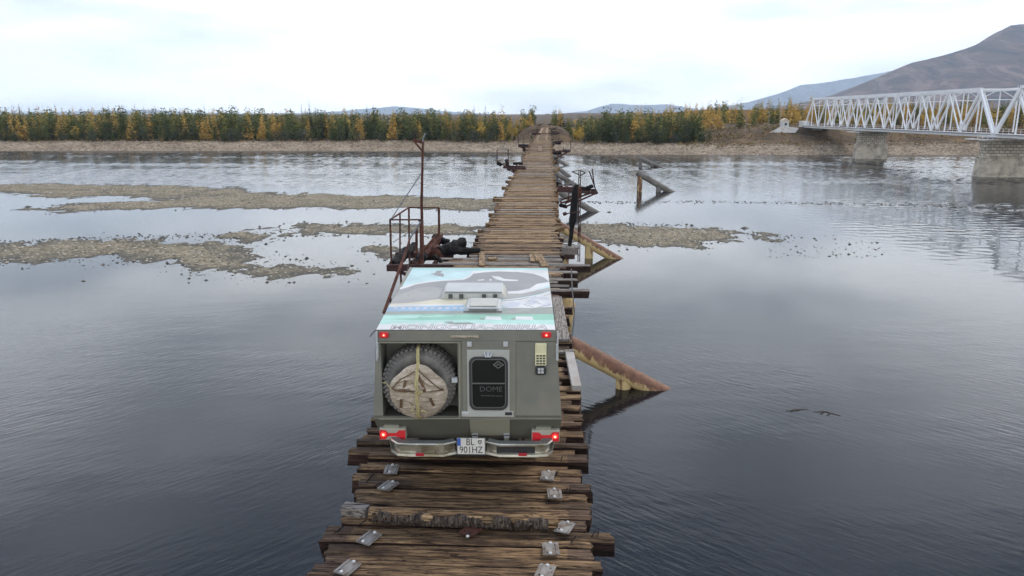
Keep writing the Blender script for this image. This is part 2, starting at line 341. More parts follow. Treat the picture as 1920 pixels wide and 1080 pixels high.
# ------------------------------------------------------------------ mesh helpers
class MB:
    def __init__(s): s.v = []; s.f = []; s.mi = []; s.mats = []
    def m(s, mat):
        if mat not in s.mats: s.mats.append(mat)
        return s.mats.index(mat)
    def add(s, vs, fs, mat):
        o = len(s.v); k = s.m(mat)
        s.v += [tuple(v) for v in vs]
        for f in fs: s.f.append([i + o for i in f]); s.mi.append(k)
    def hexa(s, p, mat):
        s.add(p, [(0, 3, 2, 1), (4, 5, 6, 7), (0, 1, 5, 4), (1, 2, 6, 5), (2, 3, 7, 6), (3, 0, 4, 7)], mat)
    def box(s, c, d, mat, rot=None):
        p = []
        for z in (-.5, .5):
            for x, y in ((-.5, -.5), (.5, -.5), (.5, .5), (-.5, .5)):
                v = Vector((x * d[0], y * d[1], z * d[2]))
                if rot: v = rot @ v
                p.append(v + Vector(c))
        s.hexa(p, mat)
    def bar(s, a, b, w, h, mat, up=(0, 0, 1), roll=0.):
        a = Vector(a); b = Vector(b); d = (b - a)
        if d.length < 1e-6: return
        d.normalize(); u = Vector(up)
        if abs(d.dot(u)) > .98: u = Vector((0, 1, 0))
        r = d.cross(u).normalized(); u = r.cross(d).normalized()
        if roll:
            q = Matrix.Rotation(roll, 3, d); r = q @ r; u = q @ u
        p = []
        for e in (a, b):
            for x, y in ((-1, -1), (1, -1), (1, 1), (-1, 1)): p.append(e + r * x * w / 2 + u * y * h / 2)
        s.hexa(p, mat)
    def tube(s, pts, rad, mat, n=10, cap=True, wob=0.):
        pts = [Vector(p) for p in pts]; vs = []; fs = []
        rads = rad if isinstance(rad, (list, tuple)) else [rad] * len(pts)
        pr = None
        for i, p in enumerate(pts):
            d = (pts[min(i + 1, len(pts) - 1)] - pts[max(i - 1, 0)]).normalized()
            u = Vector((0, 0, 1)) if abs(d.z) < .95 else Vector((0, 1, 0))
            if pr is not None: r = (pr - d * pr.dot(d)).normalized()
            else: r = d.cross(u).normalized()
            pr = r; q = r.cross(d).normalized()
            for k in range(n):
                a = 2 * math.pi * k / n; rr = rads[i] * (1 + wob * rnd.uniform(-1, 1))
                vs.append(p + r * math.cos(a) * rr + q * math.sin(a) * rr)
        for i in range(len(pts) - 1):
            for k in range(n):
                k2 = (k + 1) % n; fs.append((i * n + k, i * n + k2, (i + 1) * n + k2, (i + 1) * n + k))
        if cap: fs.append(tuple(range(n - 1, -1, -1))); fs.append(tuple((len(pts) - 1) * n + k for k in range(n)))
        s.add(vs, fs, mat)
    def poly(s, pts, mat, thick=None):
        """a flat outline; thick is a vector that gives it depth"""
        n = len(pts); pts = [Vector(p) for p in pts]
        if thick is None: s.add(pts, [tuple(range(n))], mat); return
        t = Vector(thick)
        s.add(pts + [p + t for p in pts], [tuple(range(n)), tuple(range(2 * n - 1, n - 1, -1))] + [(i, n + i, n + (i + 1) % n, (i + 1) % n) for i in range(n)], mat)
    def lathe(s, prof, c, axis, mat, n=32):
        """prof: (radius, along axis) pairs; axis 'y' or 'z'"""
        vs = []; fs = []; c = Vector(c)
        for r, h in prof:
            for k in range(n):
                a = 2 * math.pi * k / n
                vs.append(c + (Vector((r * math.cos(a), h, r * math.sin(a))) if axis == 'y' else Vector((r * math.cos(a), r * math.sin(a), h))))
        for i in range(len(prof) - 1):
            for k in range(n):
                k2 = (k + 1) % n; fs.append((i * n + k, i * n + k2, (i + 1) * n + k2, (i + 1) * n + k))
        fs.append(tuple(range(n))); fs.append(tuple((len(prof) - 1) * n + k for k in range(n - 1, -1, -1)))
        s.add(vs, fs, mat)
    def build(s, name, parent=None, smooth=False, bevel=0., fix=True):
        me = bpy.data.meshes.new(name); me.from_pydata(s.v, [], s.f)
        for k in s.mats: me.materials.append(MATS[k])
        me.polygons.foreach_set('material_index', s.mi)
        if fix:
            bm = bmesh.new(); bm.from_mesh(me); bmesh.ops.recalc_face_normals(bm, faces=bm.faces); bm.to_mesh(me); bm.free()
        if smooth: me.polygons.foreach_set('use_smooth', [True] * len(me.polygons))
        me.update()
        o = bpy.data.objects.new(name, me); C.objects.link(o)
        if parent: o.parent = parent
        if smooth == 'auto':
            me.set_sharp_from_angle(angle=R(40))
        if bevel:
            b = o.modifiers.new('edge', 'BEVEL'); b.width = bevel; b.segments = 2; b.limit_method = 'ANGLE'; b.angle_limit = R(40)
        return o
def tag(o, label=None, cat=None, group=None, kind=None):
    if label: o['label'] = label
    if cat: o['category'] = cat
    if group: o['group'] = group
    if kind: o['kind'] = kind
    return o
def empty(name, loc, rz=0., label=None, cat=None, group=None):
    o = bpy.data.objects.new(name, None); C.objects.link(o); o.location = loc; o.rotation_euler = (0, 0, rz)
    o.empty_display_size = .2
    return tag(o, label, cat, group)
def text_geo(t, size=1., offset=0., res=3):
    cu = bpy.data.curves.new('lettering', 'FONT'); cu.body = t; cu.size = size; cu.offset = offset; cu.resolution_u = res
    cu.align_x = 'CENTER'; cu.align_y = 'CENTER'
    o = bpy.data.objects.new('lettering', cu)
    me = bpy.data.meshes.new_from_object(o)
    vs = [v.co.copy() for v in me.vertices]; fs = [tuple(p.vertices) for p in me.polygons]
    bpy.data.objects.remove(o); bpy.data.curves.remove(cu); bpy.data.meshes.remove(me)
    return vs, fs
def raw_mesh(name, V, F, mats, mi=None, smooth=False, parent=None):
    """fast path: V (n,3) array, F (m,k) array of equal-size faces"""
    V = np.asarray(V, np.float32); F = np.asarray(F, np.int32); k = F.shape[1]
    me = bpy.data.meshes.new(name)
    me.vertices.add(len(V)); me.vertices.foreach_set('co', V.ravel())
    me.loops.add(F.size); me.loops.foreach_set('vertex_index', F.ravel())
    me.polygons.add(len(F)); me.polygons.foreach_set('loop_start', np.arange(0, F.size, k, dtype=np.int32))
    for m in mats: me.materials.append(MATS[m])
    if mi is not None: me.polygons.foreach_set('material_index', np.asarray(mi, np.int32))
    me.polygons.foreach_set('use_smooth', np.full(len(F), bool(smooth)))
    me.update(calc_edges=True); me.validate()
    o = bpy.data.objects.new(name, me); C.objects.link(o)
    if parent: o.parent = parent
    return o
def vnoise(x, y, seed=0):
    rs = np.random.RandomState(seed); T = rs.rand(256, 256)
    xi = np.floor(x).astype(int); yi = np.floor(y).astype(int); fx = x - xi; fy = y - yi
    fx = fx * fx * (3 - 2 * fx); fy = fy * fy * (3 - 2 * fy)
    a = T[xi % 256, yi % 256]; b = T[(xi + 1) % 256, yi % 256]; c = T[xi % 256, (yi + 1) % 256]; d = T[(xi + 1) % 256, (yi + 1) % 256]
    return (a * (1 - fx) + b * fx) * (1 - fy) + (c * (1 - fx) + d * fx) * fy
def fbm(x, y, seed=0, oct=5):
    s = 0; a = .5
    for i in range(oct):
        s = s + a * (vnoise(x, y, seed + i) - .5); x = x * 2.03; y = y * 2.03; a *= .5
    return s * 2
def sstep(a, b, x):
    t = np.clip((x - a) / (b - a), 0, 1); return t * t * (3 - 2 * t)
def grid_faces(nx, ny):
    i = np.arange(nx - 1)[:, None] * ny + np.arange(ny - 1)[None]
    return np.stack([i, i + ny, i + ny + 1, i + 1], -1).reshape(-1, 4)

# ------------------------------------------------------------------ water
def water():
    """still water near the bars, real low waves where the current runs"""
    xs = np.arange(-240, 240.1, .5); ys = np.arange(44, 292, .4)
    X, Y = np.meshgrid(xs, ys, indexing='ij'); Z = np.zeros_like(X); r = np.random.RandomState(5)
    for i in range(16):
        lam = 1.05 * 2.6 ** r.rand(); th = R(90) + r.normal() * .62; k = 6.283 / lam
        Z += lam * .0060 * np.sin(k * (X * math.cos(th) + Y * math.sin(th)) + r.rand() * 6.28 + 1.2 * fbm(X * .07, Y * .07, 300 + i, 2))
    far = sstep(118, 150, Y + 8 * fbm(X * .03, Y * .03, 330, 3)); right = sstep(22, 52, X - 4 * fbm(X * .05, Y * .05, 331, 3)) * sstep(46, 76, Y)
    amp = np.maximum(far, .62 * right) * (.45 + .9 * sstep(-.25, .35, fbm(X * .02, Y * .09, 340, 4)))
    amp *= sstep(44, 52, Y) * sstep(292, 286, Y) * sstep(240, 228, np.abs(X))
    Z *= amp
    V = np.stack([X, Y, Z], -1).reshape(-1, 3); F = grid_faces(len(xs), len(ys)); n = len(V)
    x0, x1, y0, y1 = xs[0], xs[-1], ys[0], ys[-1]
    o = [(-16000, -600), (16000, -600), (16000, y0), (-16000, y0), (-16000, y1), (x0, y0), (x0, y1), (16000, y1), (x1, y0), (x1, y1), (16000, 700), (-16000, 700)]
    V = np.concatenate([V, np.array([(a, b, 0.) for a, b in o])])
    F = np.concatenate([F, np.array([(0, 1, 2, 3), (3, 5, 6, 4), (8, 2, 7, 9), (4, 7, 10, 11)]) + n])
    w_ = raw_mesh('water', V, F, ['water'], smooth=True); tag(w_, kind='structure')
water()

# ------------------------------------------------------------------ far bank
shore_x = np.array([-16000, -900, -300, -198, -121, -44, -8, 13, 82, 150, 400, 1000, 16000.])
shore_y = np.array([240, 262, 267, 269.5, 273, 276.5, 268, 254, 253.5, 256.5, 262, 260, 240.])
def shore(x): return np.interp(x, shore_x, shore_y)
def bank_z(X, Y, rough=True):
    t = Y - shore(X) + 1.2 * fbm(X * .08, Y * .08, 3, 3)
    rf = sstep(46, 80, X)
    z = 3.0 * sstep(-1, 14, t) * (1 + .15 * fbm(X * .03, Y * .03, 5, 3)) + t.clip(-6, 0) * .2
    z = z + rf * (4.6 * sstep(8, 48, t)) + .8 * sstep(20, 80, t)
    if rough: z = z + (.5 * fbm(X * .35, Y * .35, 9, 4)) * sstep(-1, 4, t)
    # the earth ramp the old bridge runs onto
    dx = (X + 1.6) / 10.8
    m = np.sqrt(np.clip(1 - dx * dx, 0, 1)) * sstep(279, 292, Y) * (1 - .5 * sstep(340, 420, Y))
    z = np.where(np.abs(dx) < 1, np.maximum(z, z * (1 - m) + 9.0 * m), z)
    # the railway embankment behind the steel bridge
    e = 8.4 - np.maximum(0, np.abs(X - 98) - 7) * .5 - np.maximum(0, 289 - Y) * .55
    z = np.where(Y > 270, np.maximum(z, np.minimum(e, 8.4)), z)
    z = z + 10 * sstep(900, 2600, Y)
    return z
def terrain():
    xs = np.concatenate([np.linspace(-16000, -420, 50), np.arange(-400, 300, 1.6), np.linspace(310, 16000, 60)])
    ts = np.concatenate([np.arange(-6, 60, 1.1), np.linspace(62, 200, 28), np.linspace(230, 1200, 16), np.linspace(1500, 17000, 16)])
    X, T = np.meshgrid(xs, ts, indexing='ij'); Y = shore(X) + T
    Z = bank_z(X, Y)
    o = raw_mesh('terrain', np.stack([X, Y, Z], -1).reshape(-1, 3), grid_faces(len(xs), len(ts)), ['bank_ground'], smooth=True)
    tag(o, kind='structure')
terrain()

# ------------------------------------------------------------------ mountains
def range_(name, pts, dist, depth, mat, seed, foot=2.):
    """a ridge of hills: crest heights surveyed from the photo at a distance, slopes eroded by noise"""
    P = [at(x, y, dist) for x, y in pts]
    px = np.array([p.x for p in P]); pz = np.array([p.z for p in P])
    xs = np.linspace(px[0], px[-1], 320); vs = np.linspace(-1, 1, 91)
    X, V = np.meshgrid(xs, vs, indexing='ij')
    H = np.interp(xs, px, pz)[:, None]
    q = 1 - np.abs(V)
    prof = q ** 1.25
    k = depth / 4
    er = np.abs(fbm(X / k * 1.6, V * depth / k * .6, seed, 7)) * .8 + fbm(X / k * .6, V * depth / k * .6, seed + 20, 5) * .35
    Z = foot + (H - foot) * (prof - er * q * (1 - q) * 1.6).clip(0, 1.2) + (H - foot) * .02 * fbm(X / k * 5, V * 9, seed + 9, 4) * q
    Y = dist + V * depth + .25 * depth * fbm(X / (k * 2), X * 0, seed + 4, 3) * q
    o = raw_mesh(name, np.stack([X, Y, Z], -1).reshape(-1, 3), grid_faces(len(xs), len(vs)), [mat], smooth=True)
    tag(o, kind='structure')
range_('mountain', [(1330, 214), (1440, 206), (1575, 182), (1616, 163), (1660, 140), (1701, 118), (1755, 104), (1802, 86), (1849, 64), (1881, 49), (1912, 47), (1960, 34), (2050, 26), (2200, 50), (2400, 110), (2700, 200)], 5000, 2500, 'mountain_brown', 31)
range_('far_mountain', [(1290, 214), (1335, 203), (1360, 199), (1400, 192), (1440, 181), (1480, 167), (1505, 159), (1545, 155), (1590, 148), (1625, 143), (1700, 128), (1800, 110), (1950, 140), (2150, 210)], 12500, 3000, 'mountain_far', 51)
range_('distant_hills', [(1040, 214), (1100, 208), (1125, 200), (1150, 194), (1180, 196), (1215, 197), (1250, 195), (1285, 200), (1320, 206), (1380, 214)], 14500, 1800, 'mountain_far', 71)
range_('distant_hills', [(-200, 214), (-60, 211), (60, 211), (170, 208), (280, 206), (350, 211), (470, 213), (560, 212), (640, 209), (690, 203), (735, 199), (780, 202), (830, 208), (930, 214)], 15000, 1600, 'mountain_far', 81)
range_('forest_hill', [(1230, 214), (1290, 208), (1330, 205), (1400, 206), (1500, 205), (1650, 203), (1900, 204), (2300, 210)], 1150, 350, 'hill_orange', 91)

# ------------------------------------------------------------------ gravel bars
def seg_sd(X, Y, poly):
    P = np.array(poly); n = len(P); d = np.full(X.shape, 1e9); ins = np.zeros(X.shape, bool)
    for i in range(n):
        a = P[i]; b = P[(i + 1) % n]; e = b - a
        t = np.clip(((X - a[0]) * e[0] + (Y - a[1]) * e[1]) / max(e @ e, 1e-9), 0, 1)
        d = np.minimum(d, np.hypot(X - a[0] - t * e[0], Y - a[1] - t * e[1]))
        c = ((a[1] > Y) != (b[1] > Y)) & (X < (b[0] - a[0]) * (Y - a[1]) / (b[1] - a[1] + 1e-12) + a[0])
        ins ^= c
    return np.where(ins, d, -d)
STONES = []
def stone_batch(name, pts, sizes, mat, kind='stuff', label=None, cat=None):
    base = np.array([(1, 0, 0), (-1, 0, 0), (0, 1, 0), (0, -1, 0), (0, 0, 1), (0, 0, -1)], float)
    tri = np.array([(0, 2, 4), (2, 1, 4), (1, 3, 4), (3, 0, 4), (2, 0, 5), (1, 2, 5), (3, 1, 5), (0, 3, 5)])
    n = len(pts); a = nrs.rand(n) * 6.28
    V = np.repeat(base[None], n, 0) * (.65 + .7 * nrs.rand(n, 6, 1))
    V[..., 2] *= .55
    ca, sa = np.cos(a)[:, None], np.sin(a)[:, None]
    X = V[..., 0] * ca - V[..., 1] * sa; Y = V[..., 0] * sa + V[..., 1] * ca
    V = np.stack([X, Y, V[..., 2]], -1) * np.asarray(sizes)[:, None, None] + np.asarray(pts)[:, None]
    F = (tri[None] + (np.arange(n) * 6)[:, None, None]).reshape(-1, 3)
    o = raw_mesh(name, V.reshape(-1, 3), F, [mat]); tag(o, label, cat, kind=kind); return o
def gbar(pix, res, amp, name, edge=1.8, dens=.6, low=0.):
    poly = [tuple(ground(x, y))[:2] for x, y in pix]
    P = np.array(poly); x0, y0 = P.min(0) - 9; x1, y1 = P.max(0) + 9
    xs = np.arange(x0, x1, res); ys = np.arange(y0, y1, res * 1.4)
    X, Y = np.meshgrid(xs, ys, indexing='ij'); sdv = seg_sd(X, Y, poly)
    sdv = sdv + 2.4 * fbm(X * .16, Y * .11, 40, 4)
    Z = np.clip(sdv / (edge * 2.2), -1.6, 1) * .14 + amp * 1.5 * fbm(X * .2, Y * .13, 60, 5) + .12 * fbm(X * .9, Y * .7, 66, 4) - low
    o = raw_mesh(name, np.stack([X, Y, Z], -1).reshape(-1, 3), grid_faces(len(xs), len(ys)), ['gravel'], smooth=True)
    tag(o, kind='structure')
    m = np.argwhere(Z > .0); k = min(len(m), int(len(m) * dens)); sel = m[nrs.choice(len(m), k, replace=False)]
    xx = X[sel[:, 0], sel[:, 1]] + nrs.uniform(-.3, .3, k); yy = Y[sel[:, 0], sel[:, 1]] + nrs.uniform(-.3, .3, k); zz = Z[sel[:, 0], sel[:, 1]]
    STONES.append((np.stack([xx, yy, zz + .01], -1), .06 + .17 * nrs.rand(k) ** 3))
    m = np.argwhere((Z > -.075) & (Z < .03)); k = min(len(m), int(len(m) * .13)); sel = m[nrs.choice(len(m), k, replace=False)]
    WET.append(np.stack([X[sel[:, 0], sel[:, 1]] + nrs.uniform(-.4, .4, k), Y[sel[:, 0], sel[:, 1]] + nrs.uniform(-.4, .4, k), np.zeros(k)], -1))
WET = []
BARS = [
 ([(-60, 349), (40, 345), (120, 345), (250, 347), (420, 350), (470, 358), (600, 363), (760, 367), (945, 374), (945, 393), (760, 393), (560, 391), (330, 391), (200, 393), (110, 397), (65, 398), (50, 392), (130, 385), (180, 379), (290, 376), (190, 369), (100, 372), (60, 369), (0, 362), (-60, 360)], .5, .09),
 ([(-60, 458), (60, 452), (150, 448), (230, 446), (330, 451), (380, 457), (420, 468), (460, 486), (530, 495), (640, 510), (560, 515), (480, 521), (420, 513), (350, 504), (290, 491), (200, 482), (120, 485), (40, 488), (-60, 487)], .3, .09),
 ([(525, 422), (600, 416), (760, 418), (905, 424), (905, 437), (760, 441), (650, 445), (590, 443), (545, 438)], .35, .1),
 ([(300, 444), (380, 440), (530, 434), (600, 444), (490, 449), (370, 447)], .35, .16),
 ([(640, 462), (700, 459), (760, 463), (800, 470), (740, 477), (690, 472)], .3, .12),
 ([(1075, 430), (1150, 423), (1260, 422), (1330, 430), (1385, 436), (1415, 443), (1380, 450), (1330, 455), (1260, 463), (1200, 465), (1150, 457), (1075, 448)], .3, .12),
]
for i, (p, res, amp) in enumerate(BARS): gbar(p, res, amp, 'gravel_bar', dens=.5, low=.05 if i == 3 else 0)
P = np.concatenate([s[0] for s in STONES]); SZ = np.concatenate([s[1] for s in STONES])
stone_batch('gravel_stones', P, SZ, 'stones_dry')
W = [np.concatenate(WET)]
def scatter_px(n, x0, x1, y0, y1, seed):
    r = np.random.RandomState(seed); return np.array([tuple(ground(r.uniform(x0, x1), r.uniform(y0, y1))) for _ in range(n)])
W.append(scatter_px(130, 1440, 1660, 440, 484, 1)); W.append(scatter_px(60, 1080, 1300, 440, 476, 2)); W.append(scatter_px(60, 250, 700, 470, 500, 3)); W.append(scatter_px(60, 700, 900, 445, 470, 4)); W.append(scatter_px(30, 0, 250, 488, 505, 5))
def riffle(pts, n, sp, seed):
    r = np.random.RandomState(seed); o = []
    for _ in range(n):
        t = r.rand() * (len(pts) - 1); i = int(t); f = t - i
        o.append(tuple(ground(pts[i][0] * (1 - f) + pts[i + 1][0] * f, pts[i][1] * (1 - f) + pts[i + 1][1] * f + r.normal() * sp)))
    return np.array(o)
W.append(riffle([(1085, 380), (1200, 379), (1330, 378), (1480, 381), (1560, 382), (1700, 384), (1800, 387)], 700, 1.4, 6))
W.append(riffle([(1780, 386), (1860, 388), (1960, 390)], 240, 2.5, 7))
W.append(riffle([(1085, 428), (1180, 421), (1300, 423)], 160, 1.6, 8))
W.append(riffle([(-20, 458), (100, 449), (200, 446), (300, 444), (400, 441), (520, 437), (640, 440)], 420, 1.8, 9))
W = np.concatenate(W)
stone_batch('wet_stones', W, .06 + .17 * nrs.rand(len(W)) ** 4, 'stones_wet')
for (x, y, s, lb) in [(52, 388, .55, 'dark boulder in shallow water at the left tip of the upper gravel bar'), (306, 446, .4, 'dark rock between the two left gravel bars'), (157, 527, .17, 'small dark rock alone in the open water at left'), (1396, 428, .42, 'dark rock in the water beyond the right gravel bar'), (1143, 398, .35, 'round dark rock beside the second sloping strut tip')]:
    g = ground(x, y); o = stone_batch('boulder', np.zeros((1, 3)), [1.], 'stones_wet', kind='thing', label=lb, cat='rock')
    o.location = g; o.scale = (s * 1.3, s, s * .9)
# bank cobbles
n = 9000; bx = nrs.uniform(-235, 190, n); bt = nrs.uniform(-.5, 17, n) ; by = shore(bx) + bt; bz = bank_z(bx, by)
k = (bz > .05) & (bz < 4.2)
stone_batch('bank_stones', np.stack([bx, by, bz], -1)[k], (.1 + .33 * nrs.rand(n) ** 3)[k], 'stones_bank')

# ------------------------------------------------------------------ forest
def tri_cloud(P, size, r, flat=.6):
    n = len(P); d = r.normal(size=(n, 3, 3)); d[..., 2] *= flat
    d /= np.linalg.norm(d, axis=2, keepdims=True) + 1e-9
    V = P[:, None] + d * np.asarray(size).reshape(-1, 1, 1)
    return V.reshape(-1, 3)
def crown_geo(kind, h, rad, n, seed):
    r = np.random.RandomState(seed)
    if kind == 'spire':                                  # spruce and larch: whorls of boughs on a cone
        base = .10; u = r.rand(n); t = base + (1 - base) * (1 - np.sqrt(u))
        lev = 9 + seed % 4; wh = .72 + .28 * np.cos(t * lev * 6.28)
        lop = 1 + .3 * np.sin(r.rand() * 6 + 3 * t)
        a = r.rand(n) * 6.28; q = np.sqrt(r.uniform(.05, 1, n))
        R_ = rad * 1.3 * ((1 - t) / (1 - base)) ** .62 * wh * lop * q * (1 + .25 * np.sin(3 * a + seed))
        P = np.stack([R_ * np.cos(a), R_ * np.sin(a), h * t - .35 * R_], -1)
        sz = (.17 + .31 * (1 - t)) * (.7 + .6 * r.rand(n)) * h / 11; rad = rad
        return tri_cloud(P, sz, r, .45)
    if kind == 'pine':                                   # a bare stem carrying an open rounded head of clumps
        k = 16; c = r.normal(size=(k, 3)); c /= np.linalg.norm(c, axis=1, keepdims=True)
        c *= r.uniform(.35, 1, (k, 1)); c = c * [rad * .9, rad * .9, h * .42] + [0, 0, h * .55]
        idx = r.randint(0, k, n); P = c[idx] + r.normal(size=(n, 3)) * rad * .27
        return tri_cloud(P, (.22 + .24 * r.rand(n)) * h / 11, r, .7)
    if kind == 'round':                                  # birch and willow scrub
        k = 18; c = r.normal(size=(k, 3)); c /= np.linalg.norm(c, axis=1, keepdims=True)
        c *= r.uniform(.3, 1, (k, 1)); c = c * [rad, rad, h * .46] + [0, 0, h * .52]
        idx = r.randint(0, k, n); P = c[idx] + r.normal(size=(n, 3)) * rad * .24
        P[:, 2] = np.maximum(P[:, 2], .05)
        return tri_cloud(P, (.17 + .2 * r.rand(n)) * (h / 7) ** .5, r, .8)
KINDS = [  # name, crown kind, height, radius, clumps, crown material, trunk material, label
 ('spruce_tree', 'spire', 11.5, 1.9, 620, 'needles_green', 'bark', 'green conical spruce in the tree line along the far bank'),
 ('spruce_tree', 'spire', 10.0, 1.7, 620, 'needles_dark', 'bark', 'dark blackish green spruce in the tree line along the far bank'),
 ('spruce_tree', 'spire', 13.0, 1.5, 560, 'needles_dark', 'bark', 'tall narrow dark spruce in the tree line along the far bank'),
 ('pine_tree', 'pine', 11.5, 2.1, 640, 'needles_green', 'bark', 'green pine with a rounded head in the tree line along the far bank'),
 ('pine_tree', 'pine', 10.0, 2.3, 640, 'needles_dark', 'bark', 'dark green broad pine in the tree line along the far bank'),
 ('larch_tree', 'spire', 12.0, 1.5, 420, 'needles_olive', 'bark', 'yellowing olive green larch in the tree line along the far bank'),
 ('larch_tree', 'spire', 11.5, 1.6, 430, 'needles_gold', 'bark', 'golden orange autumn larch in the tree line along the far bank'),
 ('larch_tree', 'spire', 13.2, 1.2, 300, 'needles_gold', 'bark', 'tall thin golden larch in the tree line along the far bank'),
 ('birch_tree', 'round', 7.5, 2.0, 560, 'leaf_yellow', 'bark_pale', 'yellow leaved birch in the tree line along the far bank'),
 ('willow_shrub', 'round', 3.2, 1.7, 420, 'leaf_grey', 'bark', 'low grey green shrub at the foot of the far bank trees'),
 ('willow_shrub', 'round', 2.6, 1.5, 380, 'leaf_bronze', 'bark', 'low bronze brown shrub at the foot of the far bank trees'),
 ('spruce_tree', 'spire', 7.0, 1.5, 480, 'needles_green', 'bark', 'young green spruce in front of the far bank tree line'),
 ('larch_tree', 'spire', 6.5, 1.1, 330, 'leaf_yellow', 'bark', 'young yellow larch in front of the far bank tree line'),
]
GEO = []
for i, k in enumerate(KINDS):
    V = crown_geo(k[1], k[2], k[3], k[4], 100 + i)
    me_c = raw_mesh('crown', V, np.arange(len(V)).reshape(-1, 3), [k[5]])
    mb = MB(); lean = rnd.uniform(-.03, .03)
    if k[1] == 'round': 
        for j in range(3): mb.tube([(0, 0, -.3), (.2 * (j - 1), .1 * j, k[2] * .4), (.7 * (j - 1), .3 * (j - 1), k[2] * .8)], [.09, .06, .02], k[6], n=5)
    else: mb.tube([(0, 0, -.3), (lean * 3, 0, k[2] * .5), (lean * 2, 0, k[2] * 1.03)], [.16, .1, .015], k[6], n=6)
    tr = mb.build('trunk')
    GEO.append((me_c, tr, V)); C.objects.unlink(me_c); C.objects.unlink(tr)
def plant(i, x, y, s=1., z=None, label=None, sx=1., group='trees along the far bank'):
    if z is None and abs(x) < 18: s *= .72
    k = KINDS[i]; r = empty(k[0], (x, y, float(bank_z(np.array([x]), np.array([y]), False)[0]) - .1 if z is None else z), rnd.uniform(0, 6.28), label or k[7], 'shrub' if 'shrub' in k[0] else 'tree', group)
    r.scale = (s * sx, s * sx, s)
    for g in GEO[i][:2]:
        c = g.copy(); C.objects.link(c); c.parent = r
    return r
def clear(x, y):
    if abs(x + 1.6) < 11.5 and y < 318: return False
    if -4.6 < x < 1.6: return False
    if 76 < x < 120 and y < 340: return False
    return True
placed = 0
def spot(x0, x1, t0, t1):
    for _ in range(40):
        x = rnd.uniform(x0, x1); y = float(shore(np.array([x]))[0]) + rnd.uniform(t0, t1)
        if clear(x, y): return x, y
    return x, y
WL = [15, 12, 4, 9, 5, 24, 13, 4, 3, 0, 0, 0, 0]
def mixw(wt, x, y):
    g = float(vnoise(np.array([x * .06 + 40]), np.array([y * .06 + 9]), 77)[0]); return [w * (.25 + 2.2 * max(0, g - .25)) if 'gold' in KINDS[i][5] or 'olive' in KINDS[i][5] or 'yellow' in KINDS[i][5] else w for i, w in enumerate(wt)]
def pick(wt): return rnd.choices(range(len(KINDS)), wt)[0]
for j in range(96):                                      # scrub and young conifers at the edge, left
    x, y = spot(-225, -13, 13.5, 20); i = pick([0, 4, 0, 14, 16, 1, 0, 0, 0, 9, .6, 3, .6]); k = .42 if i in (3, 4) else .62 if i < 9 else 1.25 if i < 11 else .8
    plant(i, x, y, k * rnd.uniform(.75, 1.25), sx=rnd.uniform(1, 1.35))
for j in range(100):                                     # the wall of trees, left
    x, y = spot(-235, -8, 19, 38); i = pick(mixw(WL, x, y)); y += 11 * (i in (6, 7, 8)); plant(i, x, y, rnd.choice((.68, .8, .9, .95, 1., 1.05, 1.16)) * rnd.uniform(.96, 1.04), sx=rnd.uniform(.9, 1.3))
for j in range(28):
    x, y = spot(12, 56, 14, 20); i = pick([0, 3, 0, 14, 14, 0, 0, 0, 0, 7, 2, 3, .5]); k = .42 if i in (3, 4) else .62 if i < 9 else 1.25 if i < 11 else .8
    plant(i, x, y, k * rnd.uniform(.75, 1.25), sx=rnd.uniform(1, 1.35))
for j in range(34):                                      # the green block right of the old bridge
    x, y = spot(13, 56, 19, 48); plant(pick([12, 8, 0, 20, 16, 5, 2, 1, 0, 0, 0, 3, 0]), x, y, rnd.uniform(.7, .95), sx=rnd.uniform(1.15, 1.6))
for j in range(30):                                      # golden trees behind the steel bridge
    x, y = spot(54, 220, 46, 90); plant(pick([2, 1, 1, 2, 0, 8, 10, 5, 9, 0, 0, 1, 5]), x, y, rnd.uniform(.75, 1.))
def special(i, px, py, hpx, label, Y=292., sx=1.):
    p = at(px, py, Y); h = hpx / FPX * Y
    plant(i, p.x, Y, h / KINDS[i][2], z=p.z, label=label, sx=sx, group=None)
special(8, 960, 266, 38, 'orange yellow bush on the left shoulder of the earth ramp', 290)
special(8, 1088, 267, 26, 'bright yellow bush right of the earth ramp, nearest to the ramp', 284)
special(12, 1084, 262, 40, 'small pointed yellow larch behind the bushes right of the ramp', 288)
special(8, 1104, 267, 20, 'small bronze yellow bush on the bank, second right of the ramp', 286)
special(6, 1258, 262, 26, 'small lone orange larch before the dark green trees at right', 276, 1.3)
special(5, 1037, 247, 40, 'tall olive larch at the right edge of the road gap', 325, 1.5)
special(11, 997, 262, 22, 'slim pale young tree on the left flank of the earth ramp', 284, .6)
special(11, 858, 268, 14, 'small pale young conifer at the top of the left gravel bank', 290, .8)
for px, top in [(583, 190), (5, 192), (388, 196), (352, 199), (690, 193), (703, 194)]:
    p = at(px, 262, 306.); plant(2, p.x, 306., (262 - top) / FPX * 306. / 13.0, z=p.z, label='tallest thin snag-topped dark larch rising above the left tree line', sx=.8, group='tall snags above the tree line')
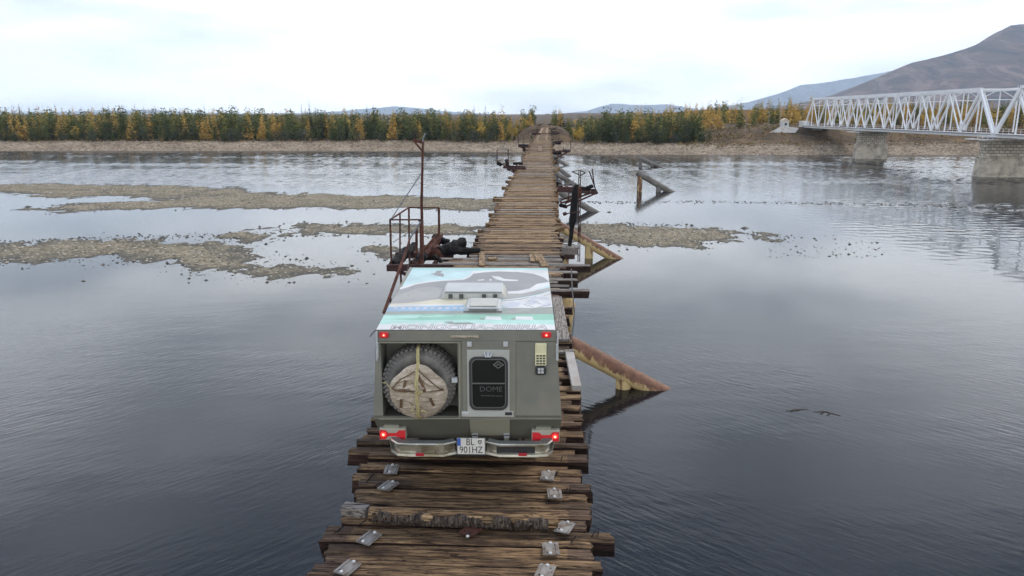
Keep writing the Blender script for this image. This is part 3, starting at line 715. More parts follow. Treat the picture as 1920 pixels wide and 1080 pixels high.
# the wood behind, one mass
def wood_mass(name, spots, label_mats):
    Vs = []; mi = []; kinds = [0, 1, 2, 3, 5, 6, 7, 8]; mats = ['needles_green', 'needles_dark', 'needles_olive', 'needles_gold', 'leaf_yellow']
    for (x, y, wt, s) in spots:
        i = rnd.choices(kinds, wt)[0]; V = GEO[i][2]; m = len(V) // 3; k = min(m, 300)
        sel = nrs.choice(m, k, replace=False); T = V.reshape(-1, 3, 3)[sel] * 1.0
        c = T.mean(1, keepdims=True); T = c * [1.3, 1.3, 1] + (T - c) * 1.6
        a = rnd.uniform(0, 6.28); ca, sa = math.cos(a), math.sin(a)
        X = T[..., 0] * ca - T[..., 1] * sa; Y = T[..., 0] * sa + T[..., 1] * ca
        z0 = float(bank_z(np.array([x]), np.array([y]), False)[0])
        Vs.append(np.stack([X * s + x, Y * s + y, T[..., 2] * s + z0], -1).reshape(-1, 3)); mi += [mats.index(KINDS[i][5])] * k
    V = np.concatenate(Vs)
    o = raw_mesh(name, V, np.arange(len(V)).reshape(-1, 3), mats, mi); tag(o, kind='stuff')
sp = []
for j in range(1150):
    x, y = spot(-265, 56, 20, 80); sp.append((x, y, mixw([18, 12, 3, 9, 24, 18, 6, 4], x, y)[:8], rnd.uniform(.75, 1.08) * (.74 if abs(x) < 18 else 1)))
for j in range(520):
    x, y = spot(56, 330, 52, 160); sp.append((x, y, [3, 1, 1, 2, 8, 12, 5, 5], rnd.uniform(.75, 1.05)))
for j in range(200):
    x, y = spot(-330, 420, 190, 420); sp.append((x, y, [6, 4, 4, 4, 8, 9, 4, 3], rnd.uniform(.8, 1.1)))
wood_mass('forest', sp, None)
# dry undergrowth over the top of the bank
gx = nrs.uniform(-230, 200, 9000); gt = nrs.uniform(11, 60, 9000); gy = shore(gx) + gt; gz = bank_z(gx, gy)
k = (np.abs(gx + 1.6) > 10) & (gz < 8.2) & ((gt < 26) | (gx > 46)); gx, gy, gz = gx[k], gy[k], gz[k]; m = len(gx)
x2 = nrs.uniform(44, 200, 14000); t2 = nrs.uniform(9, 62, 14000); y2 = shore(x2) + t2; z2 = bank_z(x2, y2); q2 = fbm(x2 * .12, y2 * .12, 500, 3) + .01 * (t2 - 30) > 0
gx = np.concatenate([gx, x2[q2]]); gy = np.concatenate([gy, y2[q2]]); gz = np.concatenate([gz, z2[q2]]); k = ~((np.abs(gx - 98) < 6.5) & (gy > 284)); gx, gy, gz = gx[k], gy[k], gz[k]; m = len(gx)
V = tri_cloud(np.stack([gx, gy, gz + .2], -1), .22 + .5 * nrs.rand(m), nrs, .9)
tag(raw_mesh('undergrowth', V, np.arange(len(V)).reshape(-1, 3), ['leaf_bronze', 'needles_olive'], (nrs.rand(m) > .75).astype(int)), kind='stuff')

# ------------------------------------------------------------------ the old timber bridge
BX = -1.1
bridge = empty('wooden_bridge', (BX, 150, 0), 0, 'long decaying plank bridge of rough timbers carrying the camper across the river', 'bridge')
INV = Matrix.Translation((-BX, -150, 0))
def kid(o, parent=bridge, inv=INV):
    o.parent = parent; o.matrix_parent_inverse = inv; return o
def tab(rows, z=DECK):
    g = [ground(x, y, z) for x, y in rows]; g.sort(key=lambda p: p.y); return [p.y for p in g], [p.x for p in g]
LY, LX = tab([(566, 1078), (570, 1062), (603, 1042), (607, 1000), (642, 972), (645, 958), (663, 927), (660, 905), (669, 880), (690, 855)])
RY, RX = tab([(1113, 1078), (1123, 1048), (1110, 1025), (1155, 1004), (1104, 968), (1105, 940), (1107, 912), (1092, 888), (1103, 862), (1104, 838), (1094, 815), (1092, 770), (1090, 735), (1085, 700), (1076, 660)])
def edges(y):
    if y < 10.2: l = LX[int(np.argmin(np.abs(np.array(LY) - y)))]
    elif 23.2 < y < 25.6: l = -3.5 + rnd.uniform(-.25, .5)
    else: l = -2.74 + rnd.uniform(-.18, .2)
    if y < 14.8: r = RX[int(np.argmin(np.abs(np.array(RY) - y)))] + rnd.uniform(-.05, .03)
    else: r = .52 + rnd.uniform(-.2, .16)
    return l, r
def beam_mesh(y0, wd, h, xl, xr, top, mat, bow=0., nseg=11, skew=0.):
    """a hewn timber: chamfered section swept along x with uneven faces and ragged ends"""
    mb = MB(); vs = []; fs = []
    c = min(.025, wd * .14)
    prof = [(-wd / 2, -h), (-wd / 2, -c * 1.1), (-wd / 2 + c, -.004), (-wd / 6, 0), (wd / 6, 0), (wd / 2 - c, -.004), (wd / 2, -c * 1.1), (wd / 2, -h)]
    n = len(prof); off = [0] * n
    for i in range(nseg + 1):
        t = i / nseg; x = xl + (xr - xl) * t
        for k in range(n):
            off[k] = off[k] * .6 + rnd.gauss(0, .006)
            e = rnd.uniform(-.03, .03) if i in (0, nseg) else 0
            sag = bow * (t - .5)
            vs.append((x + e, y0 + prof[k][0] + off[k] * (1 if k in (0, 1, 6, 7) else .5) + skew * (t - .5), top + prof[k][1] + (rnd.gauss(0, .0035) if 0 < k < 7 else 0) + sag))
    for i in range(nseg):
        for k in range(n):
            k2 = (k + 1) % n; fs.append((i * n + k, (i + 1) * n + k, (i + 1) * n + k2, i * n + k2))
    ex = [rnd.choice((0, 0, 1)), rnd.choice((0, 0, 1))]
    for q_, f in enumerate(fs):
        i, k = divmod(q_, n)
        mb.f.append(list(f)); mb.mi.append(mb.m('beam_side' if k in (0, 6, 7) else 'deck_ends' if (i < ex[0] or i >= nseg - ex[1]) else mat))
    mb.v += [tuple(v) for v in vs]
    mb.add(vs[:n], [tuple(range(n))], 'end_wood'); mb.add(vs[-n:], [tuple(range(n - 1, -1, -1))], 'end_wood')
    return mb
yy = 6.55; count = 0; odd = 0
while count < 100:
    wd = rnd.uniform(.14, .25) if yy < 15 else rnd.uniform(.2, .3)
    l, r = edges(yy + wd / 2)
    mat = 'deck_wood'; top = DECK + rnd.uniform(-.03, .012)
    if yy > 12.5: mat = rnd.choice(['deck_wood', 'deck_wood_tan', 'deck_wood_tan'])
    if 19 < yy < 26.2: mat = rnd.choice(['deck_wood_grey', 'deck_wood_grey', 'deck_wood_tan'])
    if yy < 10 and rnd.random() < .3: l += rnd.uniform(0, .12)
    if 9.6 < yy < 22 and count % 2: r -= rnd.uniform(.16, .34); top -= .05
    for yq, xr_ in ((20.85, 1.2), (22.1, .92), (23.3, .95), (24.45, 1.42)):
        if abs(yy + wd / 2 - yq) < .15: r = xr_; mat = 'deck_wood_grey'; top = DECK + .015
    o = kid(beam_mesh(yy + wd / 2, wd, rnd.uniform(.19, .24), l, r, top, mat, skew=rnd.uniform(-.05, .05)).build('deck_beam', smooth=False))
    yy += wd + (rnd.uniform(.004, .03) if rnd.random() < .8 else rnd.uniform(.03, .07)); count += 1
# the rest of the deck, on to the far ramp
Vs = []; Fs = []; mi = []; y = yy; q = np.array([(0, 3, 2, 1), (4, 5, 6, 7), (0, 1, 5, 4), (1, 2, 6, 5), (2, 3, 7, 6), (3, 0, 4, 7)]); nb = 0
dark_l = []
while y < 356:
    wd = rnd.uniform(.2, .3); l = -2.7 + rnd.uniform(-.16, .2) - (rnd.uniform(.2, .5) if rnd.random() < .1 else 0); r = .5 + rnd.uniform(-.18, .16) + (rnd.uniform(.2, .6) if rnd.random() < .06 else 0)
    top = DECK + rnd.uniform(-.06, .012); sk = rnd.uniform(-.05, .05); m = rnd.choice([0, 0, 0, 1, 2])
    if y > 292: l, r = -2.5, .3
    xs = [l, l + rnd.uniform(.1, .3), r - rnd.uniform(.1, .3), r]
    for a, b, mm in ((xs[0], xs[1], 1), (xs[1], xs[2], m), (xs[2], xs[3], 1 if rnd.random() < .7 else m)):
        for z in (top - .2, top):
            for xx, y2 in ((a, y), (b, y), (b, y + wd), (a, y + wd)): Vs.append((xx, y2 + sk * (xx - BX) / 3.2, z + rnd.gauss(0, .006)))
        Fs.append(q + nb * 8); mi += [mm] * 6; nb += 1
    y += wd + (rnd.uniform(.02, .06) if rnd.random() < .75 else rnd.uniform(.07, .17))
o = kid(raw_mesh('deck_beams', Vs, np.concatenate(Fs), ['far_wood', 'far_wood_dark', 'deck_wood_grey'], mi)); o['kind'] = 'stuff'
mb = MB()
for gx_ in (-2.05, -.15):
    for y0_ in range(5, 285, 35):
        mb.box((gx_, y0_ + 17.5, DECK - .30), (.4, 34.8, .05), 'girder_steel'); mb.box((gx_, y0_ + 17.5, DECK - .75), (.03, 34.8, .85), 'girder_steel'); mb.box((gx_, y0_ + 17.5, DECK - 1.2), (.4, 34.8, .05), 'girder_steel')
        for k in range(12): mb.bar((-2.05, y0_ + 1.5 + 3 * k, DECK - 1.1), (-.15, y0_ + 1.5 + 3 * k, DECK - .45), .08, .08, 'girder_steel')
kid(mb.build('girders'))
for xo in (-2.05, -.35):                                 # pale wheel planks over the last stretch
    mb = MB(); y = 150.
    while y < 356:
        ln = rnd.uniform(3.5, 6); mb.box((xo + rnd.uniform(-.1, .1), y + ln / 2, DECK + .035), (.62 if y > 187 else .5, ln * .97, .05), 'plank_pale', Matrix.Rotation(rnd.uniform(-.015, .015), 3, 'Z')); y += ln
        if y < 187: y += rnd.uniform(2, 8)
    kid(mb.build('wheel_plank'))
# steel tie plates spiked to the near timbers
TP = [(734, 881, 3, 0), (728, 912, -22, 0), (1027, 893, -6, 0), (1040, 927, 3, 0), (692, 1010, -24, 0), (1059, 990, -20, 0), (1033, 1031, 3, 0), (652, 1066, -22, 0), (1022, 1074, -14, 0), (884, 995, -27, 1)]
def tie_plate(rusty):
    mt = 'rust' if rusty else 'plate_steel'; mb = MB()
    mb.box((0, 0, .008), (.185, .25, .016), mt)
    if not rusty:
        for x_ in (-.062, .062): mb.box((x_, 0, .02), (.016, .25, .012), mt)
    for x_, y_ in ((-.045, -.075), (.05, .07)): mb.lathe([(.013, 0), (.013, .0015)], (x_, y_, .0165), 'z', 'hole', 8)
    return mb.build('tie_plate')
for x, y, a, ru in TP:
    p = ground(x, y, DECK + .02); o = tie_plate(ru); o.location = p; o.rotation_euler = (rnd.uniform(-.03, .03), rnd.uniform(-.03, .03), R(a)); kid(o)
    if ru: o['label'] = 'rusty flat tie plate'
    for x_, y_ in ([(.0, .11), (-.01, -.1)] if not ru else [(.05, -.16)]):
        mb = MB(); mb.lathe([(.02, 0), (.02, .012), (.011, .02)], (x_, y_, .016), 'z', 'bolt', 8); b_ = mb.build('bolt'); b_.parent = o
# stains of old spikes and slots cut near the beam ends
for x, y in [(438, 238), (455, 240), (395, 205), (410, 190), (355, 452), (225, 490), (238, 485), (1660, 510), (1685, 505), (1500, 270), (1520, 268), (1545, 545), (1445, 175), (1455, 170), (1480, 90)]:
    p = ground(560 + x / 3, 830 + y / 3, DECK + .013); mb = MB(); mb.box(p, (.012, .16, .006), 'hole', Matrix.Rotation(R(rnd.uniform(-30, -5)), 3, 'Z')); kid(mb.build('saw_slot'))

# ------------------------------------------------------------------ things lying on the deck
a = ground(694, 964, DECK + .1); b = ground(1046, 977, DECK + .1)
mb = MB(); pts = [a.lerp(b, t / 14) + Vector((0, rnd.uniform(-.008, .008), rnd.uniform(-.004, .004))) for t in range(15)]
mb.tube(pts, [.098 + rnd.uniform(-.006, .004) - (.03 if i > 12 else 0) for i in range(15)], 'deck_wood', n=16, wob=.02)
log = mb.build('log', smooth=True)
o0 = tag(log, 'split log with bark left on one side, lying across the deck behind the camper', 'log')
mb = MB(); vs = []; fs = []; nn = 90; kk = 7                  # ragged strip of bark along the log's near flank
for i in range(nn + 1):
    t = .02 + .93 * i / nn; p = a.lerp(b, t); hi_ = R(38 + 14 * math.sin(i * .31) + rnd.uniform(-9, 9)); lo_ = R(-55)
    for k in range(kk):
        an = lo_ + (hi_ - lo_) * k / (kk - 1); rr = .104 + (.012 + rnd.uniform(-.006, .007) if k < kk - 1 else -.002)
        vs.append(p + Vector((rnd.uniform(-.006, .006), -math.cos(an) * rr, math.sin(an) * rr)))
for i in range(nn):
    for k in range(kk - 1):
        if rnd.random() < .93: fs.append((i * kk + k, (i + 1) * kk + k, (i + 1) * kk + k + 1, i * kk + k + 1))
mb.add(vs, fs, 'log_bark'); bk = mb.build('bark'); bk.parent = log
for x, y in ((805, 967), (917, 973)):
    t = (x - 694) / (1046 - 694); p = a.lerp(b, t)
    mb = MB(); mb.lathe([(.06, 0), (.055, .02), (.02, .026)], (0, 0, 0), 'z', 'deck_wood_tan', 12); k_ = mb.build('knot'); k_.location = p + Vector((0, -.108, .05)); k_.rotation_euler = (R(66), 0, 0); k_.scale = (1.25, .8, 1); k_.parent = log
def lying(name, pa, pb, wd, h, mat, label, cat='plank', z=DECK + .02):
    a = ground(*pa, z); b = ground(*pb, z + rnd.uniform(0, .02)); a.z += h / 2; b.z += h / 2
    mb = MB(); mb.bar(a, b, wd, h, mat); o = mb.build(name, bevel=.008); return tag(o, label, cat)
lying('plank', (903.5, 499), (903.5, 476), .2, .05, 'plank_pale', 'short pale plank lying lengthwise on the deck just beyond the camper, left one')
lying('plank', (1022, 501), (1010, 479), .24, .05, 'plank_pale', 'broad pale plank lying lengthwise on the deck ahead of the camper, right one')
lying('plank', (999, 492), (997, 479), .16, .05, 'plank_pale', 'shorter pale plank lying next to the broad right one ahead of the camper')
lying('plank', (1009, 492), (1004, 480), .14, .07, 'plank_pale', 'stubby split plank wedged between two pale planks ahead of the camper')
lying('plank', (915, 487), (931, 485), .3, .05, 'plank_pale', 'small broken board lying across the deck beyond the camper, near the left plank')
lying('plank', (1057, 641), (1044, 560), .27, .06, 'plank_along', 'long grey weathered board lying lengthwise beside the camper')
lying('plank', (1081, 733), (1068, 668), .17, .1, 'pale_stone', 'bleached whitish plank lying askew on the beam ends right of the camper')
lying('plank', (1044, 664), (1076, 661), .14, .06, 'plank_along', 'thin grey plank lying crosswise where the bleached plank starts')
lying('plank', (644, 962), (690, 967), .15, .12, 'deck_wood_grey', 'short bleached timber stub sticking out left of the bark log', z=DECK - .02)
lying('wood_chip', (712, 981), (716, 972), .03, .012, 'plank_pale', 'pale curled wood chip on the deck left of the log', 'wood chip')
mb = MB(); p = ground(752, 973, DECK + .02); mb.bar(p - Vector((.14, 0, 0)), p + Vector((.14, -.01, .01)), .02, .02, 'steel_grey'); mb.lathe([(.022, 0), (.022, .02)], p, 'z', 'steel_grey', 8)
tag(mb.build('rail_spike'), 'small steel spike lying on the planks in front of the bark log', 'spike')

# ------------------------------------------------------------------ piers with sloping ice struts
def pier(i, Y, xt, near, label):
    mt = 'pile_rust' if near else 'pile_grey'; my = 'pile_yellow' if near else 'pile_grey'
    r = empty('bridge_pier', (BX, Y, 0), 0, label, 'pier', 'piers of the wooden bridge'); inv = Matrix.Translation((-BX, -Y, 0))
    def pk(mb, n): kid(mb.build(n, smooth='auto'), r, inv)
    for x in (-2.5, -.9, .62):
        mb = MB(); mb.tube([(x, Y, -1), (x, Y, 6.45)], .42, mt, n=20); pk(mb, 'pile')
    mb = MB(); mb.box((-.9, Y, 6.72), (4.4, 1., .55), 'girder_steel'); pk(mb, 'cap_beam')
    mb = MB(); L_ = Vector((xt + .12, Y, -.45)); H_ = Vector((-1.5, Y, 3.55 if i == 0 else 4.5)); mb.tube([L_, L_.lerp(H_, .33), L_.lerp(H_, .66), H_], .44, my if i == 1 else mt, n=24); pk(mb, 'ice_strut')
    mb = MB(); xp = xt - (2.1 if i == 0 else 3.0); mb.tube([(xp, Y, -1), (xp, Y, .75 if i == 0 else 1.15)], .38, my, n=18); pk(mb, 'strut_prop')
LAB = ['rusty pier whose thick sloping pipe dips into the water right of the camper', 'pier with rust and ochre sloping pipe, just beyond the burnt post', 'grey pier with sloping strut behind the right refuge platform', 'small grey sloping strut pier, third beyond the burnt post', 'small grey pier past the middle of the wooden bridge, fourth beyond the burnt post', 'small grey pier near the far bank, second from the far bank', 'farthest sloping strut pier, nearest to the far bank']
for i, (Y, xt) in enumerate([(35.3, 5.9), (69.7, 6.9), (104.3, 7.0), (138.5, 6.4), (166, 5.0), (200, 5.5), (238, 5.2)]): pier(i, Y, xt, i < 2, LAB[i])
def wreck(top, foot, pile_px, prop, Y, r_, label, mt):
    """remnant of an older ice breaker: one pile carrying a sloping trunk"""
    f = ground(*foot); h = at(*top, Y); h.y = Y; f.y = Y
    r = empty('ice_breaker', (h.x, Y, 0), 0, label, 'ice breaker', 'ruined ice breakers in the river'); inv = Matrix.Translation((-h.x, -Y, 0))
    d = (f - h).normalized()
    mb = MB(); mb.tube([h - d * .3, h.lerp(f, .5), f + d * .9], [r_ * 1.05, r_, r_], 'pile_grey', n=16); kid(mb.build('sloping_trunk', smooth='auto'), r, inv)
    p = at(*pile_px, Y); mb = MB(); mb.tube([(p.x, Y, -1), (p.x, Y, p.z)], r_ * .9, mt, n=14); kid(mb.build('pile', smooth='auto'), r, inv)
    p = at(*prop, Y); mb = MB(); mb.tube([(p.x, Y, -1), (p.x, Y, p.z)], r_ * .9, 'pile_grey', n=12); kid(mb.build('prop', smooth='auto'), r, inv)
wreck((1197, 325), (1252, 357), (1200, 328), (1235, 350), 133, .5, 'ruined ice breaker with a sloping trunk standing alone in the river, nearer of the two', 'pile_rust')
wreck((1201, 297), (1236, 313), (1201, 299), (1223, 308), 196, .5, 'ruined ice breaker standing alone in the river, farther of the two', 'pile_grey')
# lagging and cable at the nearest pier
mb = MB(); pts = [at(1063, 548, 33.5), at(1068, 575, 33.5), at(1064, 600, 33.5), at(1068, 622, 33.5)]
mb.tube(pts, [.12, .3, .2, .08], 'ochre_wool', n=9, wob=.3); tag(mb.build('insulation', smooth=True), 'torn ochre lagging hanging by the pier right of the camper roof', 'insulation')
def cable(pts, r_, label, name='cable', mat='cable_black'):
    mb = MB(); mb.tube(pts, r_, mat, n=6); return tag(mb.build(name, smooth=True), label, 'cable')
cable([at(1071, 505, 22), at(1073, 545, 20), at(1077, 585, 19), at(1076, 610, 18), at(1071, 640, 17), at(1066, 655, 16)], .018, 'black cable hanging down the right side of the deck beside the camper')

# ------------------------------------------------------------------ left refuge cage with its lamp mast
def rod(mb, a, b, t, mat='rust'): mb.bar(a, b, t, t, mat)
cage = empty('refuge_cage', (-4.2, 26, DECK), 0, 'rusty railed refuge platform hanging off the left side of the wooden bridge', 'platform'); ic = Matrix.Translation((4.2, -26, -DECK))
Yf, Yb = 24.6, 28.0
FLt, FLb = at(731.4, 412, Yf), at(734, 499, Yf); F2t, F2b = at(750, 400, 26.2), at(750, 478, 26.2)
BLt, BLb = at(766.6, 389, Yb), at(767.4, 478, Yb); BRt, BRb = at(823, 389.5, Yb), at(823.5, 470, Yb)
FRt, FRb = at(790, 412, Yf), at(791, 494, Yf)
for a_, b_, t_ in ((FLt, FLb, .055), (F2t, F2b, .05), (BLt, BLb, .06), (BRt, BRb, .08), (FRt, FRb, .11), (at(781, 428, 25), at(781, 490, 25), .08)):
    mb = MB(); rod(mb, a_, b_, t_); kid(mb.build('rail_post'), cage, ic)
for a_, b_ in ((FLt, FRt), (FLt, BLt), (BLt, BRt), (at(766, 436, Yb), at(737, 454, 25)), (at(767, 463, Yb), at(736, 470, 25))):
    mb = MB(); rod(mb, a_, b_, .045 if a_.z > 9.4 else .022, 'rust' if a_.z > 9.4 else 'steel_grey'); kid(mb.build('hand_rail'), cage, ic)
mb = MB(); rod(mb, at(791, 413, Yf), at(768, 448, 24), .045, 'steel_grey'); rod(mb, at(768, 448, 24), at(763, 466, 23.6), .05); mb.bar(at(763, 466, 23.6), at(719.5, 587, 20.6), .07, .07, 'rust'); kid(mb.build('stair_rail'), cage, ic)
for a_, b_ in ((at(751, 512, 22.6), at(753, 541, 22.4)), (at(731, 553, 21.4), at(733, 571, 21.3)), (at(768, 470, 23.6), at(768, 515, 23.4))):
    mb = MB(); rod(mb, a_, b_, .06, 'rust_dark'); kid(mb.build('stair_post'), cage, ic)
mb = MB(); mb.tube([at(768, 490, 23.4), at(757, 530, 22.6), at(744, 558, 22)], .012, 'cable_black', n=5); kid(mb.build('wire'), cage, ic)
mb = MB(); mb.bar(at(726, 502, 24.4), at(850, 501, 24.4), .22, .2, 'rust_dark'); mb.bar(at(742, 478, Yb), at(850, 478, Yb), .2, .2, 'rust_dark'); mb.bar(at(739, 504, 24.4), at(768, 518, 24.4), .1, .1, 'rust_dark'); mb.bar(at(768, 518, 24.4), at(850, 520, 24.4), .12, .12, 'rust_dark')
for px in (742, 786, 812): mb.bar(at(px, 500, 24.4), at(px + 14, 477, Yb), .12, .12, 'rust_dark')
kid(mb.build('bracket_frame'), cage, ic)
mb = MB(); mb.tube([at(793, 490, 26), at(790.5, 380, 26), at(793, 266, 26)], [.055, .05, .035], 'rust', n=8)
mast = mb.build('lamp_mast', smooth='auto'); tag(mast, 'tall thin rusty mast with a bent bracket, rising from the left refuge cage', 'mast')
mb = MB(); mb.bar(at(792.5, 284, 26), at(776, 264, 26), .06, .06, 'rust'); mb.bar(at(775, 264, 26), at(791, 266, 26), .05, .1, 'rust'); mb.bar(at(777, 264, 26), at(777, 258, 26), .04, .04, 'rust'); mb.tube([at(792, 268, 26), at(794, 258, 26), at(798, 250, 26)], .03, 'steel_grey', n=6); mb.build('bracket').parent = mast
mb = MB(); mb.tube([at(790, 325, 26), at(733, 411, 24.7)], .018, 'steel_grey', n=5); mb.build('stay_wire').parent = mast
def burnt(pa, Ya, pb, Yb_, ra, rb, label, name='charred_log', mat='charred'):
    a_ = at(*pa, Ya); b_ = at(*pb, Yb_); mb = MB(); n = 9
    mb.tube([a_.lerp(b_, i / n) + Vector([rnd.uniform(-.02, .02) for _ in range(3)]) for i in range(n + 1)], [(ra + (rb - ra) * i / n) * rnd.uniform(.85, 1.1) for i in range(n + 1)], mat, n=9, wob=.14)
    return tag(mb.build(name), label, 'log')
burnt((869, 455), 27, (822, 471), 26, .2, .16, 'thick charred log with a blunt end pointing from the cage to the deck')
burnt((812, 444), 27.4, (840, 456), 27.2, .13, .15, 'short charred stub crossing behind the thick charred log in the cage')
burnt((737, 498), 24.6, (776, 460), 26.5, .19, .15, 'blackened log leaning in the left front corner of the refuge cage')
burnt((822, 470), 26.2, (900, 470), 26.6, .15, .13, 'blackened timber joining the refuge cage to the deck')
burnt((774, 497), 24.6, (797, 478), 25.2, .17, .15, 'burnt log butt on the cage floor under the fallen channel')
burnt((812, 480), 25.2, (830, 492), 24.9, .1, .05, 'small burnt stick poking down between cage and deck')
for k, (pa, pb, lb) in enumerate([((825, 442), (784, 490), 'fallen rusty steel channel leaning against the right post of the refuge cage, upper one'), ((821, 452), (779, 494), 'fallen rusty steel channel lying under the other in the refuge cage')]):
    a_ = at(*pa, 27.4 - k * .3); b_ = at(*pb, 24.8 - k * .3); mb = MB(); mb.bar(a_, b_, .22, .03, 'rust'); mb.bar(a_ + Vector((-.1, 0, .05)), b_ + Vector((-.1, 0, .05)), .03, .1, 'rust'); mb.bar(a_ + Vector((.1, 0, .05)), b_ + Vector((.1, 0, .05)), .03, .1, 'rust'); tag(mb.build('steel_channel'), lb, 'channel')
mb = MB(); p = at(812, 474, 26.2); mb.tube([p - Vector((.4, 0, 0)), p - Vector((.3, 0, 0)), p + Vector((.3, 0, 0)), p + Vector((.36, 0, 0))], [.2, .28, .27, .2], 'rust', n=16); tag(mb.build('drum', smooth='auto'), 'rusty brown drum lying in the refuge cage under the channels', 'drum')

# ------------------------------------------------------------------ burnt post, its pad and the thin mast on the right
g = ground(1068, 474, DECK)
pad = MB(); pad.box((g.x, g.y - .05, DECK + .12), (.56, .62, .26), 'plank_along'); padobj = pad.build('timber_block', bevel=.02); tag(padobj, 'squat yellowish timber block on the right edge of the deck under the burnt post', 'block')
a_ = Vector((g.x, g.y, DECK + .25)); b_ = at(1081, 346, g.y + .1)
mb = MB(); n = 14; mb.tube([a_.lerp(b_, i / n) + Vector((rnd.uniform(-.012, .012), rnd.uniform(-.012, .012), 0)) for i in range(n + 1)], [.07, .07, .075, .075, .08, .1, .13, .135, .13, .13, .125, .12, .12, .11, .07], 'charred', n=10, wob=.1)
tag(mb.build('burnt_post'), 'leaning charred black post on a timber block at the right edge of the deck', 'post')
mm = empty('lattice_mast', ground(1086, 490, DECK), 0, 'thin rusty twin-bar mast with a triangular bracket, right of the burnt post', 'mast'); im = Matrix.Translation(-mm.location); Ym = mm.location.y
mb = MB()
for dx in (-1.6, 1.6): mb.bar(at(1085.3 + dx, 491, Ym), at(1087 + dx, 321, Ym), .03, .03, 'rust_dark')
for k in range(12): mb.bar(at(1084.2, 480 - 13 * k, Ym), at(1088.4, 474 - 13 * k, Ym), .018, .018, 'rust_dark')
mb.bar(at(1086, 435, Ym), at(1086.5, 425, Ym), .1, .1, 'rust_dark'); mb.bar(at(1087, 350, Ym), at(1087, 372, Ym), .12, .1, 'rust')
kid(mb.build('mast_bars'), mm, im)
mb = MB(); P4 = [at(1072.5, 322, Ym), at(1087, 319, Ym - .1), at(1097.5, 324, Ym), at(1089, 329, Ym + .1)]
for k in range(4): mb.bar(P4[k], P4[(k + 1) % 4], .03, .03, 'rust_dark')
kid(mb.build('bracket'), mm, im)
mb = MB(); mb.tube([at(1087, 396, Ym), at(1060, 401, Ym)], .02, 'rust_dark', n=5); mb.tube([at(1056, 402, Ym - .02), at(1062, 400, Ym)], .06, 'rust_dark', n=7); kid(mb.build('tie_bar'), mm, im)
# ------------------------------------------------------------------ smaller refuge platforms further on
def refuge(Y, beam, brace, posts, rails, burn, label):
    ctr = at(*beam[0], Y); r = empty('refuge_platform', (ctr.x, Y, DECK), 0, label, 'platform', 'refuge platforms along the wooden bridge'); iv = Matrix.Translation((-ctr.x, -Y, -DECK))
    mb = MB()
    for dy in (0, 1.8):
        mb.bar(at(*beam[0], Y) + Vector((0, dy, 0)), at(*beam[1], Y) + Vector((0, dy, 0)), .16, .16, 'rust_dark')
        for a, b in brace: mb.bar(at(*a, Y) + Vector((0, dy, 0)), at(*b, Y) + Vector((0, dy, 0)), .1, .1, 'rust')
    for q_ in beam + brace[0]: mb.bar(at(*q_, Y), at(*q_, Y) + Vector((0, 1.8, 0)), .1, .1, 'rust_dark')
    kid(mb.build('bracket_frame'), r, iv)
    for a, b in posts:
        mb = MB(); mb.bar(at(*a, Y), at(*b, Y), .07, .07, 'rust_dark'); kid(mb.build('rail_post'), r, iv)
    for a, b in rails:
        mb = MB(); mb.bar(at(*a, Y), at(*b, Y), .05, .05, 'steel_grey'); kid(mb.build('hand_rail'), r, iv)
    mb = MB()
    for a, b, w_ in burn:
        A = at(*a, Y + .6); B = at(*b, Y + .9); mb.tube([A, A.lerp(B, .5) + Vector((0, 0, .03)), B], w_ * .6, 'charred', n=8, wob=.15)
    kid(mb.build('floor_timber'), r, iv)
refuge(48, ((1046, 357), (1120, 362)), [((1052, 381), (1108, 362)), ((1060, 388), (1116, 363)), ((1048, 352), (1075, 352))], [((1105, 321), (1119, 362)), ((1110, 316), (1115, 352)), ((1066, 376), (1067, 357))], [((1064, 347), (1077, 337)), ((1047, 347), (1096, 350))], [((1092, 357), (1111, 349), .2), ((1044, 343), (1054, 349), .16), ((1090, 352), (1106, 355), .14), ((1050, 385), (1062, 388), .2)], 'rusty bracket platform on the right of the deck behind the burnt post')
refuge(68.6, ((944, 314), (985, 316)), [((942, 308), (966, 326)), ((950, 318), (972, 324)), ((968, 318), (968, 308))], [((932, 310), (932, 281)), ((953, 312), (953, 280)), ((951, 318), (951, 300))], [((932, 282), (953, 280)), ((932, 293), (953, 292)), ((935, 279), (954, 279))], [((934, 306), (939, 309), .3), ((950, 300), (952, 312), .28), ((962, 307), (980, 307), .2)], 'railed bracket platform on the left of the deck, first beyond the refuge cage')
refuge(104, ((1036, 285), (1069, 283)), [((1040, 299), (1068, 284)), ((1045, 286), (1046, 296))], [((1070, 284), (1070, 263)), ((1056, 284), (1057, 274))], [((1037, 268), (1070, 284))], [((1036, 286), (1052, 287), .4), ((1056, 283), (1068, 283), .35)], 'dark bracket platform on the right of the deck, next beyond the burnt post platform')
refuge(122, ((972, 275), (1000, 275)), [((974, 275), (990, 284)), ((984, 274), (985, 283))], [((972, 275), (972, 256)), ((981, 275), (981, 258))], [((972, 257), (981, 259)), ((972, 265), (981, 266))], [((973, 273), (990, 274), .4), ((982, 276), (983, 283), .45)], 'dark platform on the left of the deck close to the far bank')
refuge(150, ((1033, 267), (1055, 265)), [((1034, 270), (1052, 266))], [((1047, 266), (1048, 258)), ((1053, 266), (1054, 262))], [((1034, 264), (1054, 263))], [((1034, 269), (1051, 268), .5)], 'dark platform on the right of the deck close to the far bank')
refuge(187, ((998, 251), (1043, 251)), [((1000, 252), (1012, 256))], [((1000, 251), (1001, 245)), ((1043, 251), (1044, 244))], [((990, 250), (1003, 258))], [((998, 251), (1014, 251), .35), ((1032, 251), (1044, 251), .35)], 'burnt crossbeam platform reaching out both sides of the deck before the ramp')
mb = MB()
